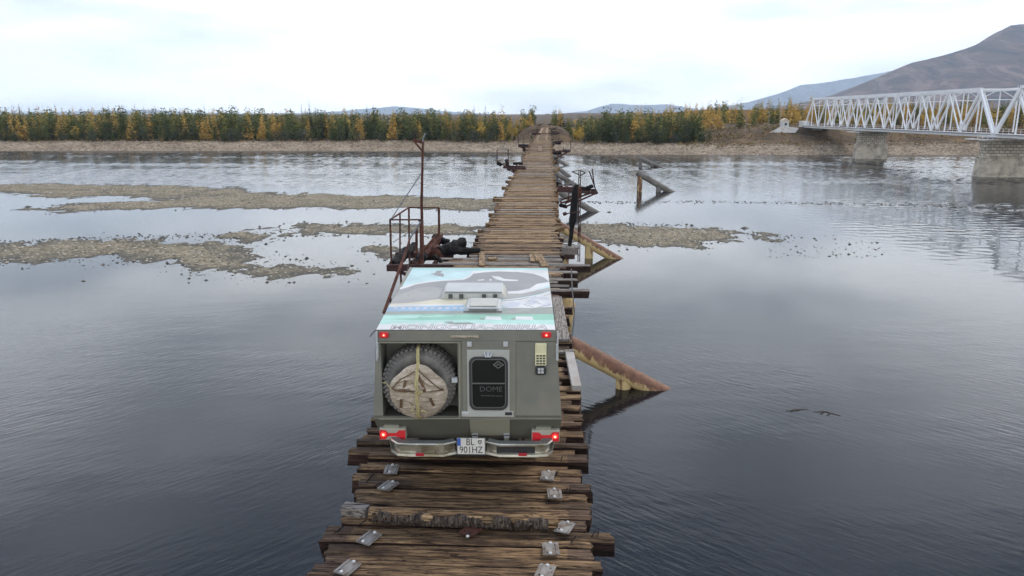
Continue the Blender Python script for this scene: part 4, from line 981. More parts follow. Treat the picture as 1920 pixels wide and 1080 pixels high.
for i in range(70):
    Y = rnd.uniform(195, 345); s_ = rnd.choice((-1, 1)); x = BX + s_ * rnd.uniform(1.5, 3.6) - .1; z = float(bank_z(np.array([x]), np.array([Y]))[0]); z = DECK - .1 if Y < 286 else z
    p = Vector((x, Y, max(z, DECK - .5) + .1)); mb.bar(p, p + Vector((rnd.uniform(-1.2, 1.2), rnd.uniform(-2, 2), rnd.uniform(-.1, .4))), .25, .22, rnd.choice(['charred', 'rust_dark', 'far_wood_dark']))
tag(mb.build('timber_debris'), kind='stuff')
lying('deck_stain_board', (1012.5, 284), (1012.5, 275), .5, .05, 'far_wood_dark', 'dark board lying lengthwise in the middle of the far deck', 'plank')

# sticks drifting in the water
for pts, lb in [([(1473, 771), (1493, 768), (1515, 768)], 'bare dark twig floating in the water at right, left one'), ([(1526, 772), (1548, 772), (1577, 780)], 'crooked dark twig floating in the water at right, right one')]:
    mb = MB(); g = [ground(x, y, .005) for x, y in pts]; mb.tube(g, [.015, .03, .012], 'bark', n=6)
    mb.tube([g[1], g[1] + Vector((-.35, -.3, .02))], .013, 'bark', n=5); mb.tube([g[1].lerp(g[2], .4), g[1].lerp(g[2], .4) + Vector((-.3, -.22, .02))], .013, 'bark', n=5)
    tag(mb.build('twig'), lb, 'twig')

# ------------------------------------------------------------------ the steel railway bridge
TX0, TX1, TY0, TY1, ZB, ZT = 94., 102., 168.5, 289., 8.7, 18.4
truss = empty('truss_bridge', (98, 238, 0), 0, 'light grey steel truss railway bridge on stone piers at the right', 'bridge'); iT = Matrix.Translation((-98, -238, 0))
def tk(mb, n): return kid(mb.build(n), truss, iT)
def span(y0, y1, npan, first):
    P = (y1 - y0) / npan
    for X in (TX0, TX1):
        mb = MB(); mb.box((X, (y0 + y1) / 2, ZB), (.55, y1 - y0 + .6, .75), 'truss_paint'); tk(mb, 'bottom_chord')
        mb = MB(); mb.box((X, (y0 + y1) / 2, ZT), (.55, y1 - y0 - P + .5, .6), 'truss_paint'); tk(mb, 'top_chord')
        for i in range(npan):
            a = y0 + i * P; m = a + P / 2; b = a + P
            for k_, (p, q) in enumerate((((X, a, ZB + .37), (X, m, ZT - .3)), ((X, m, ZT - .3), (X, b, ZB + .37)))):
                end = (i == 0 and k_ == 0) or (i == npan - 1 and k_ == 1)
                w_ = .55 if end else (.48 if k_ == 1 else .3)
                mb = MB(); mb.bar(p, q, w_, w_ * .8, 'truss_paint', up=(1, 0, 0)); tk(mb, 'end_post' if end else 'diagonal')
            mb = MB(); mb.bar((X, m, ZB + .37), (X, m, ZT - .3), .22, .22, 'truss_paint'); tk(mb, 'vertical')
            if i < npan - 1: mb = MB(); mb.bar((X, b, ZB + .37), (X, b, ZT - .3), .2, .2, 'truss_paint'); tk(mb, 'vertical')
    mb = MB()
    for i in range(npan):
        m = y0 + (i + .5) * P
        mb.bar((TX0, m, ZT), (TX1, m, ZT), .25, .25, 'truss_paint'); mb.bar((TX0, m, ZT - 2.2), (TX1, m, ZT - 2.2), .18, .18, 'truss_paint')
        mb.bar((TX0, m, ZT - 2.2), ((TX0 + TX1) / 2, m, ZT), .12, .12, 'truss_paint'); mb.bar((TX1, m, ZT - 2.2), ((TX0 + TX1) / 2, m, ZT), .12, .12, 'truss_paint')
        if i < npan - 1:
            mb.bar((TX0, m, ZT + .1), (TX1, m + P, ZT + .1), .16, .14, 'truss_paint'); mb.bar((TX1, m, ZT - .08), (TX0, m + P, ZT - .08), .16, .14, 'truss_paint')
    tk(mb, 'lateral_bracing')
    mb = MB(); mb.box(((TX0 + TX1) / 2, (y0 + y1) / 2, ZB + .25), (TX1 - TX0 - .7, y1 - y0, .25), 'truss_dark')
    for i in range(npan * 2): mb.box(((TX0 + TX1) / 2, y0 + i * P / 2 + .3, ZB - .15), (TX1 - TX0 - .6, .3, .5), 'truss_dark')
    for xr in (97.2, 98.8): mb.box((xr, (y0 + y1) / 2, ZB + .52), (.08, y1 - y0, .18), 'rust')
    tk(mb, 'track_deck')
    mb = MB()
    for z_ in (.75, 1.25): mb.box((TX0 - .75, (y0 + y1) / 2, ZB + .3 + z_ - .1), (.05, y1 - y0, .05), 'truss_paint')
    mb.box((TX0 - .6, (y0 + y1) / 2, ZB + .3), (.6, y1 - y0, .06), 'truss_dark')
    for i in range(int((y1 - y0) / 2)): mb.box((TX0 - .75, y0 + 2 * i + 1, ZB + .85), (.05, .05, 1.1), 'truss_paint')
    tk(mb, 'walkway_railing')
span(TY0, TY1, 9, True); span(TY0 - 56, TY0 - 1.2, 4, False)
def stone_pier(Y, x0, x1, label, d=3.6):
    r = empty('stone_pier', ((x0 + x1) / 2, Y, 0), 0, label, 'pier', 'stone piers of the steel bridge'); iv = Matrix.Translation((-(x0 + x1) / 2, -Y, 0))
    def blk(z0, z1, inset0, inset1, mat, n):
        mb = MB(); p = []
        for z, s_ in ((z0, inset0), (z1, inset1)):
            for x, y in ((x0 + s_, Y - d / 2 + s_), (x1 - s_, Y - d / 2 + s_), (x1 - s_, Y + d / 2 - s_), (x0 + s_, Y + d / 2 - s_)): p.append((x, y, z))
        mb.hexa(p, mat); kid(mb.build(n, bevel=.12), r, iv)
    blk(-2, 4.0, 0, .35, 'concrete', 'base'); blk(4.0, 4.35, .25, .25, 'concrete', 'ledge'); blk(4.35, 7.3, .65, .75, 'pier_masonry', 'shaft'); blk(7.3, 7.75, .4, .4, 'concrete', 'cap')
    mb = MB()
    for x in (TX0, TX1): mb.box((x, Y, 8.04), (1., 1.6, .58), 'truss_dark')
    kid(mb.build('bearing'), r, iv)
    mb = MB(); mb.box(((x0 + x1) / 2, Y - d / 2 - .5, 7.9), (x1 - x0 + 4, 1.0, .12), 'truss_paint'); mb.box((x0 - 1.2, Y, 7.9), (1.6, d + 1, .12), 'truss_paint')
    for k in range(17):
        x = x0 - 2 + (x1 - x0 + 4) * k / 16; mb.box((x, Y - d / 2 - .95, 8.4), (.06, .06, .95), 'truss_paint')
    for z in (8.35, 8.85): mb.box(((x0 + x1) / 2, Y - d / 2 - .95, z), (x1 - x0 + 4, .05, .05), 'truss_paint')
    kid(mb.build('inspection_walkway'), r, iv)
stone_pier(238.7, 93.0, 102.5, 'pale stone block pier under the steel bridge, farther one standing in mid river'); stone_pier(169.3, 92.0, 104.6, 'pale stone block pier of the steel bridge, nearer one at right edge')
# abutment, aprons, hut and poles where the steel bridge meets the bank
mb = MB(); mb.box((98, 292.5, 5.6), (11, 6, 5.4), 'concrete'); mb.box((98, 294, 8.6), (7, 3.5, 1.4), 'concrete'); tag(mb.build('abutment', bevel=.1), 'concrete abutment at the landward end of the steel bridge', 'abutment')
for pts, lb in [([(1440, 249), (1470, 236), (1500, 240), (1490, 249)], 'sloping concrete apron left of the steel bridge end'), ([(1525, 241), (1540, 240), (1547, 250), (1518, 251)], 'sloping concrete apron right under the steel bridge end')]:
    g = [at(x, y, 287) + Vector((0, (245 - y) * .25, 0)) for x, y in pts]
    mb = MB(); mb.poly(g, 'pale_stone', (0, 1.2, -.5)); tag(mb.build('apron'), lb, 'apron')
p = at(1470, 240, 293.)
hut = empty('hut', p, 0, 'small white and pink hut on the railway embankment', 'hut')
mb = MB(); mb.box((0, 0, 1.3), (2.6, 2.4, 2.6), 'white_plastic'); mb.build('wall').parent = hut
mb = MB(); mb.poly([(-1.5, -1.4, 2.6), (1.5, -1.4, 2.6), (0, -1.4, 3.6)], 'canvas', (0, 2.8, 0)); mb.build('roof').parent = hut
mb = MB(); mb.box((.2, -1.22, 1.4), (.8, .05, .8), 'dark_glass'); mb.build('window').parent = hut
p = at(1507, 238, 291); mb = MB(); mb.box(p + Vector((0, 0, 1.)), (2.6, 3.5, 1.9), 'white_plastic'); mb.box(p + Vector((1.9, 0, .8)), (1.2, 3, 1.5), 'steel_grey'); mb.box(p + Vector((0, 0, 2.05)), (2.9, 3.8, .15), 'truss_paint')
tag(mb.build('equipment_cabin', bevel=.05), 'white equipment cabin beside the end post of the steel bridge', 'cabin')
for px, t_, lb in [(1463, 205, 'bare pole standing left of the small hut'), (1442, 207, 'second bare pole left of the small hut')]:
    a_ = at(px, 243, 296); b_ = at(px, t_, 296); mb = MB(); mb.tube([a_, b_], [.14, .09], 'bark_pale', n=8); mb.bar(b_ + Vector((-.7, 0, -.5)), b_ + Vector((.7, 0, -.5)), .12, .12, 'bark_pale'); tag(mb.build('pole'), lb, 'pole')
a_ = at(1905, 190, 168.); mb = MB(); mb.tube([a_ - Vector((0, 0, 1.5)), a_ + Vector((0, 0, 3.2))], [.09, .05], 'truss_paint', n=6); mb.bar(a_ + Vector((-.4, 0, 2.6)), a_ + Vector((.4, 0, 2.6)), .06, .06, 'truss_paint'); tag(mb.build('signal_mast'), 'thin grey mast above the joint of the steel bridge spans', 'mast')

# ------------------------------------------------------------------ the camper truck
TL = Vector((-.99, 8.94, DECK)); TYAW = R(2.)
truck = empty('camper_truck', TL, TYAW, 'olive grey expedition camper truck with a painted roof, seen from behind on the bridge', 'truck')
TM = (Matrix.Translation(TL) @ Matrix.Rotation(TYAW, 4, 'Z')).inverted()
EYE = TM @ Vector((0, 0, CZ))
def lray(x, y): return TM.to_3x3() @ Vector(ray(x, y))
def rp(x, y, d=0.):
    """photo pixel -> point on the upright plane d behind (-) the truck's rear face"""
    q = lray(x, y); t = (d - EYE.y) / q.y; return EYE + q * t
ZR, SL = 2.225, .07
def rf(x, y, off=.0):
    q = lray(x, y); t = (ZR + off + SL * EYE.y - EYE.z) / (q.z - SL * q.y); return EYE + q * t
TL_, TR_ = rp(705, 620), rp(1042, 620); ZR = (TL_.z + TR_.z) / 2
xl, xr = TL_.x, TR_.x
zm = rp(880, 786).z; wl, wr = rp(700.5, 779).x, rp(1053.5, 779).x; zb = rp(880, 823, .12).z; bl, br = rp(716, 823, .12).x, rp(1048, 823, .12).x
LEN = 2.93
def tb(mb, n, parent=truck, **k):
    o = mb.build(n, parent, **k); return o
r0, r1 = rp(713, 643), rp(860, 783); rx0, rx1, rz1, rz0 = r0.x, r1.x, r0.z, r1.z
mb = MB(); zF = ZR + SL * LEN
def q4(a, b, c, d, mat='olive'): mb.add([a, b, c, d], [(0, 1, 2, 3)], mat)
def xe(z, s): return (wl + (xl - wl) * (z - zm) / (ZR - zm)) if s < 0 else (wr + (xr - wr) * (z - zm) / (ZR - zm))
q4((xe(rz0, -1), 0, rz0), (rx0, 0, rz0), (rx0, 0, rz1), (xe(rz1, -1), 0, rz1)); q4((xl, 0, ZR), (xe(rz1, -1), 0, rz1), (xe(rz1, 1), 0, rz1), (xr, 0, ZR))
q4((rx1, 0, rz0), (xe(rz0, 1), 0, rz0), (xe(rz1, 1), 0, rz1), (rx1, 0, rz1)); q4((wl, 0, zm), (wr, 0, zm), (xe(rz0, 1), 0, rz0), (xe(rz0, -1), 0, rz0))
q4((bl, .14, zb), (br, .14, zb), (wr, 0, zm), (wl, 0, zm), 'olive_dark')  # lower panel tilts under; its shade is put into a darker olive
q4((wl, 0, zm), (wl, LEN, zm), (xl, LEN, zF), (xl, 0, ZR)); q4((wr, LEN, zm), (wr, 0, zm), (xr, 0, ZR), (xr, LEN, zF))
q4((bl, .14, zb), (bl, LEN, zb), (wl, LEN, zm), (wl, 0, zm)); q4((br, LEN, zb), (br, .14, zb), (wr, 0, zm), (wr, LEN, zm))
q4((xl, 0, ZR), (xr, 0, ZR), (xr, LEN, zF), (xl, LEN, zF)); q4((bl, .14, zb), (br, .14, zb), (br, LEN, zb), (bl, LEN, zb))
mb.add([(bl, LEN, zb), (br, LEN, zb), (wr, LEN, zm), (xr, LEN, zF), (xl, LEN, zF), (wl, LEN, zm)], [(0, 1, 2, 3, 4, 5)], 'olive')
D_ = .41                                                  # the spare wheel bay
q4((rx0, D_, rz0), (rx1, D_, rz0), (rx1, D_, rz1), (rx0, D_, rz1), 'recess_paint'); q4((rx0, 0, rz0), (rx1, 0, rz0), (rx1, D_, rz0), (rx0, D_, rz0), 'olive_dark'); q4((rx0, 0, rz1), (rx0, D_, rz1), (rx1, D_, rz1), (rx1, 0, rz1), 'recess_paint')
q4((rx0, 0, rz0), (rx0, D_, rz0), (rx0, D_, rz1), (rx0, 0, rz1), 'recess_paint'); q4((rx1, 0, rz0), (rx1, 0, rz1), (rx1, D_, rz1), (rx1, D_, rz0), 'recess_paint')
body = tb(mb, 'camper_body', fix=False)
def sub(mb, n, parent, **k): return mb.build(n, parent, **k)
# rims, seams and trim on the rear wall
mb = MB()
for a, b in (((711, 642), (862, 642)), ((862, 642), (862, 784)), ((862, 784), (711, 785.5))): mb.bar(rp(*a, -.006), rp(*b, -.006), .018, .014, 'olive_light')
mb.bar(rp(707, 640, -.004), rp(1045, 640, -.004), .008, .012, 'olive_dark')
mb.bar(rp(702, 781, -.006), rp(1052, 781, -.006), .012, .02, 'olive_dark'); sub(mb, 'edge_trim', body)
mb = MB(); mb.bar(rp(845, 631, -.02), rp(898, 631, -.02), .03, .018, 'canvas'); sub(mb, 'drip_rail', body)
for x in (707.5, 1044.5):
    mb = MB(); s_ = -1 if x < 800 else 1
    for k in range(6):
        p = rp(x, 643 + k * 5.2 + (4 if s_ > 0 else 0), -.012); mb.box(p, (.03, .03, .026), 'silver'); 
    mb.bar(rp(x + s_, 621, -.01), rp(x + s_, 676, -.01), .02, .012, 'silver'); sub(mb, 'corner_latch', body)
mb = MB(); mb.tube([rp(705, 619, .0), rp(699, 624, -.02), rp(694, 631, -.02)], .006, 'cable_black', n=5); sub(mb, 'cord', body)
# door
door = empty('door', (0, 0, 0)); door.parent = truck
mb = MB(); a, b = rp(866, 640, -.008), rp(966, 782, -.008)
def panel(x0, y0, x1, y1, d0, d1, mat, name, parent, bev=.006, rad=None):
    a, b = rp(x0, y0, d1), rp(x1, y1, d1); mb = MB()
    if rad:
        pts = []; rr = rad
        for cx, cz, s0 in ((b.x - rr, a.z - rr, 0), (a.x + rr, a.z - rr, 90), (a.x + rr, b.z + rr, 180), (b.x - rr, b.z + rr, 270)):
            for k in range(7): an = R(s0 + 15 * k); pts.append((cx + rr * math.cos(an), d1, cz + rr * math.sin(an)))
        mb.poly(pts, mat, (0, d0 - d1, 0))
    else: mb.box(((a.x + b.x) / 2, (d0 + d1) / 2, (a.z + b.z) / 2), (abs(b.x - a.x), abs(d1 - d0), abs(a.z - b.z)), mat)
    return mb.build(name, parent, bevel=bev)
panel(866, 640, 967, 783, .0, -.014, 'olive', 'door_panel', door); panel(875, 656, 955.5, 772, -.013, -.028, 'hatch_grey', 'door_frame', door)
panel(879, 669, 952.5, 770, -.027, -.046, 'gasket', 'window_gasket', door, .008, .09)
panel(883.5, 673.5, 948.5, 765, -.045, -.05, 'gasket_edge', 'window_rim', door, .002, .07)
panel(885, 675, 947, 763.5, -.0495, -.053, 'dark_glass', 'window_pane', door, .001, .062)
panel(885.5, 718, 946.5, 720.5, -.052, -.062, 'gasket_edge', 'window_bar', door, .003)
for x in (880, 948): panel(x - 4.5, 641, x + 4.5, 650.5, -.013, -.04, 'silver', 'hinge', door)
mb = MB(); p = rp(915, 665, -.05); mb.tube([p + Vector((-.045, .02, .02)), p + Vector((-.03, -.02, -.02)), p + Vector((.03, -.02, -.02)), p + Vector((.045, .02, .02))], .012, 'silver', n=8); mb.box(p + Vector((0, .01, 0)), (.035, .03, .06), 'silver'); mb.build('handle', door)
panel(865, 771.5, 963, 782, -.013, -.035, 'hatch_grey', 'sill', door); panel(866, 773, 878, 777.5, -.034, -.045, 'white_plastic', 'sill_latch', door); panel(947, 773, 960, 779, -.034, -.045, 'black_plastic', 'lock', door)
def letter(t, cx, cy, wpx, d, mat, name, parent, yaw=0, stretch=1., offset=0., hfac=None):
    vs, fs = text_geo(t, 1., offset); x0 = min(v.x for v in vs); x1 = max(v.x for v in vs); c = rp(cx, cy, d); wid = rp(cx + wpx / 2, cy, d).x - rp(cx - wpx / 2, cy, d).x
    s_ = wid / (x1 - x0); mb = MB(); mb.add([Vector((c.x + (v.x - (x0 + x1) / 2) * s_, c.y - .0, c.z + v.y * s_ * stretch)) for v in vs], fs, mat); return mb.build(name, parent, fix=False)
letter('DOME', 921, 730, 42, -.0565, 'faded_print', 'sticker_lettering', door, stretch=.95)
mb = MB()
for k in range(9):
    mb.bar(rp(902 + k * 4.6, 742 + .15 * k, -.0565), rp(905 + k * 4.6, 741.2 + .15 * k, -.0565), .002, .012, 'faded_print')
mb.build('small_print', door)
mb = MB(); dp = [(925, 684), (934, 677.5), (944, 684), (934, 690.5)]
for k in range(4): mb.bar(rp(*dp[k], -.0565), rp(*dp[(k + 1) % 4], -.0565), .003, .007, 'sticker')
mb.build('diamond_sticker', door); letter('LPG', 934.3, 684, 9.5, -.0565, 'sticker', 'sticker_lettering', door)
# step flap under the door
mb = MB(); a, b = rp(880, 787, -.012), rp(956, 787, -.012); c, d = rp(956, 817, .1), rp(883, 817, .1); mb.poly([a, b, c, d], 'olive_light', (0, .03, .0)); tb(mb, 'step_flap', bevel=.005)
for x in (891, 950):
    mb = MB(); p = rp(x, 816, .08); mb.box(p, (.07, .04, .05), 'silver'); mb.box(p + Vector((0, -.02, -.045)), (.06, .04, .035), 'olive_light'); mb.bar(p + Vector((-.03, -.025, .01)), p + Vector((.03, -.025, .01)), .012, .012, 'gasket'); tb(mb, 'latch')
# vent and LED lamp on the right
vent = panel(1003.5, 644, 1024.5, 686, 0, -.03, 'cream', 'air_vent', truck, .012)
mb = MB()
a, b = rp(1005, 664.5, -.032), rp(1023, 684, -.032); mb.box(((a.x + b.x) / 2, -.031, (a.z + b.z) / 2), (b.x - a.x, .004, a.z - b.z), 'olive_dark')
for k in range(5): z = a.z + (b.z - a.z) * k / 4; mb.box(((a.x + b.x) / 2, -.036, z), (b.x - a.x + .01, .012, .008), 'cream')
for k in range(4): x = a.x + (b.x - a.x) * k / 3; mb.box((x, -.0365, (a.z + b.z) / 2), (.008, .012, a.z - b.z), 'cream')
mb.build('grille', vent)
mb = MB(); a = rp(1007, 645, -.05); b = rp(1021, 645, -.05); c = rp(1023, 662, -.035); d = rp(1005, 662, -.035); mb.poly([a, b, c, d], 'cream', (0, .02, 0)); mb.build('hood', vent, bevel=.006)
led = panel(1004, 688, 1024, 704, 0, -.045, 'black_plastic', 'work_lamp', truck, .012, .03)
for dx in (-3, 3):
    for dy in (-3.2, 2.2): panel(1014 + dx - 2.4, 696 + dy - 2.2, 1014 + dx + 2.4, 696 + dy + 2.2, -.045, -.05, 'white_plastic', 'led', led, .002)
# lamps
for x in (719.5, 1024.5):
    m_ = panel(x - 9, 623, x + 9, 634, 0, -.025, 'lamp_red', 'marker_lamp', truck, .006, .02)
    p = rp(x, 628.5, -.026); mb = MB(); mb.lathe([(.022, 0), (.016, -.006)], p, 'y', 'glow_red', 12); mb.lathe([(.01, -.0065), (.006, -.009)], p, 'y', 'glow_hot', 10); mb.build('bulb', m_)
for s_, x0, x1, y0 in ((-1, 711, 761, 803), (1, 997, 1049, 807)):
    tl = panel(x0, y0, x1, y0 + 22, .12, -.02, 'lamp_beige', 'tail_lamp', truck, .008)
    xs = (x0, x1) if s_ < 0 else (x1, x0); k = (x1 - x0) / 50 * (1 if s_ < 0 else -1); o_ = xs[0]; D0 = -.024
    def lp(u, v): return rp(o_ + u * k, y0 + v, D0)
    mb = MB(); out_ = [lp(.8, 3.5), lp(12, 3.5), lp(17, 9), lp(32, 9), lp(37, 4), lp(49, 4), lp(49, 20.5), lp(37, 20.5), lp(32, 15), lp(17, 15), lp(12, 21), lp(.8, 21)]
    mb.poly(out_, 'lamp_red', (0, .003, 0)); mb.build('lens', tl)
    p = lp(8, 11.5); mb = MB(); mb.lathe([(.036, -.004), (.028, -.012)], p, 'y', 'glow_red', 16); mb.lathe([(.016, -.0125), (.01, -.015)], p, 'y', 'glow_hot', 12); mb.build('bulb', tl)
    panel(x0 + 8, y0 - 5, x0 + 37, y0 + 1, .06, -.015, 'olive_light', 'lamp_bracket', truck, .005)
# number plate
pl = panel(856, 821, 910.5, 853, -.2, -.215, 'gasket_edge', 'number_plate', truck, .004)
panel(857.5, 822, 909, 851.5, -.214, -.219, 'plate_white', 'plate_face', pl, .001); panel(857.5, 822, 864, 836, -.2185, -.2205, 'plate_blue', 'country_band', pl, .0005)
letter('BL', 882, 829.3, 15, -.2215, 'ink', 'plate_lettering', pl, stretch=1.25); letter('901HZ', 883.5, 844, 43, -.2215, 'ink', 'plate_lettering', pl, stretch=1.25)
mb = MB(); mb.poly([rp(x, y, -.2215) for x, y in ((896.5, 825.5), (903, 825.5), (903, 830), (899.7, 834), (896.5, 830))], 'ink', (0, .0006, 0)); mb.poly([rp(x, y, -.2222) for x, y in ((898.6, 827), (901, 827), (901, 830.5), (899.8, 832), (898.6, 830.5))], 'plate_white', (0, .0004, 0)); mb.build('coat_of_arms', pl)
# bumper: two folded steel halves
for s_ in (-1, 1):
    pts = [(733, 0.28), (735.5, -.08), (746, -.19), (768, -.21), (832, -.21), (855, -.13)] if s_ < 0 else [(1037.5, .28), (1034.5, -.08), (1026, -.19), (1006, -.21), (936, -.21), (911, -.13)]
    path = [Vector((rp(x, 840, d).x, d, 0)) for x, d in pts]
    zt = rp(800, 831, -.2).z; zl = rp(800, 856, -.2).z; H_ = zt - zl
    prof = [(.10, 1.0), (0, 1.0), (-.012, .93), (-.01, .83), (.03, .78), (.03, .27), (-.01, .22), (-.014, .06), (0, 0), (.16, 0)]
    mt = ['gasket_edge', 'chrome', 'chrome', 'chrome', 'olive_dark' if 0 else 'chrome', 'chrome', 'chrome', 'chrome', 'gasket_edge']
    mb = MB(); rows = []
    for i, p in enumerate(path):
        d = (path[min(i + 1, len(path) - 1)] - path[max(i - 1, 0)]).normalized(); nrm = Vector((-d.y, d.x, 0))
        if nrm.y < 0: nrm = -nrm
        if i == 0: nrm = Vector((1 if s_ < 0 else -1, 0, 0))
        rows.append([p + nrm * o_ + Vector((0, 0, zl + H_ * h_)) for o_, h_ in prof])
    for i in range(len(rows) - 1):
        for k in range(len(prof) - 1): mb.add([rows[i][k], rows[i + 1][k], rows[i + 1][k + 1], rows[i][k + 1]], [(0, 1, 2, 3)], mt[k])
    bu = tb(mb, 'bumper')
    x0, x1 = ((779, 795) if s_ < 0 else (972, 988)); panel(x0, 850, x1, 855.5, -.21, -.228, 'reflector', 'reflector', bu, .003)
    if s_ < 0: 
        panel(815, 833, 833, 853, -.16, -.222, 'chrome', 'step_plate', bu, .004)
    else: panel(931, 831, 1003, 851, -.175, -.186, 'black_plastic', 'gap_shade_panel', bu, .002)  # black panel stands in for shade in the bumper's hollow
# spare wheel in its bay
WC = rp(787, 715, .12); WR = (rp(857, 715, .05).x - rp(717, 715, .05).x) / 2
sw = empty('spare_wheel', (WC.x, .02, WC.z)); sw.parent = truck
mb = MB(); k = WR / .47; mb.lathe([(.27 * k, .36), (.40 * k, .37), (.455 * k, .32), (.462 * k, .2), (.455 * k, .09), (.425 * k, .02), (.37 * k, -.012), (.31 * k, -.01), (.26 * k, .03)], (0, 0, 0), 'y', 'rubber', 64); ty = mb.build('tyre', sw, smooth='auto')
mb = MB()
for i in range(46):
    an = 2 * math.pi * i / 46; rot = Matrix.Rotation(-an, 3, 'Y')
    for (rad_, y_, dr, dy, dt, tw) in ((.447, .045, .035, .05, .042, .25), (.462, .14, .02, .085, .036, -.35), (.462, .25, .02, .085, .036, .35), (.405, .0, .05, .014, .024, .5)):
        a2 = an + (math.pi / 46 if y_ in (.14, 0.) else 0); rot = Matrix.Rotation(-a2, 3, 'Y')
        mb.box(rot @ Vector((rad_ * k, y_, 0)), (dr, dy, dt), 'rubber', rot @ Matrix.Rotation(tw, 3, 'X'))
mb.build('tread_lugs', ty)
CR = .365 * k; cz = -.085
def dome(x, z):
    rr = min(1., math.hypot(x, z) / CR); return -.02 - .145 * (1 - rr ** 2.4) ** .75
mb = MB(); vs = []; fs = []; nr, na = 22, 72
for i in range(nr + 1):
    for j in range(na):
        an = 2 * math.pi * j / na; da = abs((math.degrees(an) - 90 + 180) % 360 - 180); rr = CR * i / nr * (1 - .07 * math.exp(-((da - 42) / 18) ** 2)); x, z = rr * math.cos(an), rr * math.sin(an); y = dome(x, z)
        f_ = max(0., math.sin(math.pi * i / nr)) ** .5 * .02
        if z > .04: y += f_ * (math.sin(z * 62 + 5 * math.sin(x * 8) + 20 * abs(x)) + .5 * math.sin(z * 130 - 31 * x))
        else: y += f_ * .5 * math.sin(an * 9 + 1.7 * math.sin(3 * an)) * (i / nr)
        if z > .055: y -= .03
        vs.append((x, y, z))
for i in range(nr):
    for j in range(na): j2 = (j + 1) % na; fs.append((i * na + j, i * na + j2, (i + 1) * na + j2, (i + 1) * na + j))
mb.add(vs, fs, 'canvas'); cv = mb.build('canvas_cover', sw, smooth=True, fix=True); cv.location = (0, 0, cz)
def on(x, z, lift=.008): return Vector((x, dome(x, z) - lift - (.034 if z > .055 else .004), z))
def strip(pts, wd, mat, name, parent, lift=.012):
    mb = MB(); 
    for i in range(len(pts) - 1):
        n_ = 6
        for j in range(n_):
            t0, t1 = j / n_, (j + 1) / n_; a = on(pts[i][0] + (pts[i + 1][0] - pts[i][0]) * t0, pts[i][1] + (pts[i + 1][1] - pts[i][1]) * t0, lift); b = on(pts[i][0] + (pts[i + 1][0] - pts[i][0]) * t1, pts[i][1] + (pts[i + 1][1] - pts[i][1]) * t1, lift); mb.bar(a, b, wd, .006, mat, up=(0, 1, 0))
    o = mb.build(name, parent); return o
for pts in ([(-.135, .2), (-.165, .06)], [(.02, .26), (.075, .14), (.11, .05)], [(-.2, -.06), (-.215, -.19)], [(.16, -.04), (.2, -.15)]): strip(pts, .034, 'strap_brown', 'strap', cv)
strip([(-.33, .07), (-.2, .058), (0, .05), (.2, .052), (.33, .04)], .014, 'strap_brown', 'hem', cv, .016)
strip([(.02, .31), (.15, .2), (.31, .05)], .012, 'strap_brown', 'hem', cv, .014); strip([(-.02, .3), (-.2, .2), (-.31, .08)], .012, 'strap_brown', 'hem', cv, .014)
rp_ = [Vector((.0, .1, .47 * k + .02)), Vector((0, .0, .45 * k)), Vector((0, -.03, .36 * k)), Vector((0.003, -.03, .3))] + [on(.006 * math.sin(z_ * 30), z_, .022) + Vector((0, 0, cz)) for z_ in (.25, .15, .05, -.05, -.15, -.25, -.33)] + [Vector((.006, -.05, -.44 * k)), Vector((.006, .03, -.47 * k))]
for dx in (-.008, .012):
    mb = MB(); mb.tube([p + Vector((dx, 0, 0)) for p in rp_], .011, 'rope', n=8); mb.build('rope', sw, smooth=True)
mb = MB()
for z_ in (.055, -.2):
    for j in range(5): p = on(rnd.uniform(-.06, .09), z_ + rnd.uniform(-.025, .02), .03) + Vector((0, 0, cz)); mb.tube([p, p + Vector((rnd.uniform(-.06, .06), -.015, rnd.uniform(-.03, .03)))], .01, 'rope', n=6)
mb.build('knot', sw, smooth=True)
mb = MB(); mb.tube([Vector((-.46 * k, .0, .02)), Vector((-.4, -.03, .02)), on(-.32, .06, .02) + Vector((0, 0, cz))], .006, 'rope', n=5); mb.build('rope', sw)
mb = MB(); p = rp(857, 712, -.01); mb.box((p.x - WC.x - .03, -.03, p.z - WC.z), (.07, .05, .06), 'silver'); mb.build('wheel_bracket', sw)
# painted roof
MC = dict(m_sky=(.42, .58, .58), m_aqua=(.30, .54, .49), m_white=(.60, .60, .58), m_rock=(.245, .24, .235), m_rock2=(.31, .305, .28), m_sand=(.57, .53, .40), m_sea=(.25, .39, .52), m_band=(.25, .275, .235), m_green=(.22, .46, .34), m_mint=(.36, .58, .50), m_wave=(.48, .5, .55), m_ink=(.15, .16, .17), m_line=(.26, .225, .225))
for n_, c_ in MC.items(): plain(n_, c_, rough=.42, var=.14, sc=2.2, dirt=tuple(v * .8 + .02 for v in c_), dsc=2.)
mur = MB(); mur_k = [0]
def mz(pts, mat, lvl):
    g = [rf(700 + x / 5.333, 495 + y / 5.333, .002 + .0005 * lvl) for x, y in pts]
    for p in g:
        p.y = min(max(p.y, .002), LEN - .002); p.x = min(max(p.x, xl + .004), xr - .004)
    mur.add(g, [tuple(range(len(g)))], mat)
def lx(y): return 394 - (y - 40) * .634
def rx(y): return 1764 + (y - 40) * .124
mz([(lx(41), 41), (rx(41), 41), (rx(657), 657), (lx(657), 657)], 'm_sky', 0)
mz([(lx(42), 42), (rx(42), 42), (rx(64), 64), (1500, 60), (1100, 66), (800, 58), (lx(55), 55)], 'm_aqua', 1)
mz([(1000, 70), (1250, 58), (1500, 56), (rx(62), 62), (rx(175), 175), (1500, 150), (960, 150), (600, 185), (420, 205), (lx(262), 268), (lx(232), 232), (420, 190), (560, 168), (880, 148), (950, 118)], 'm_white', 2)
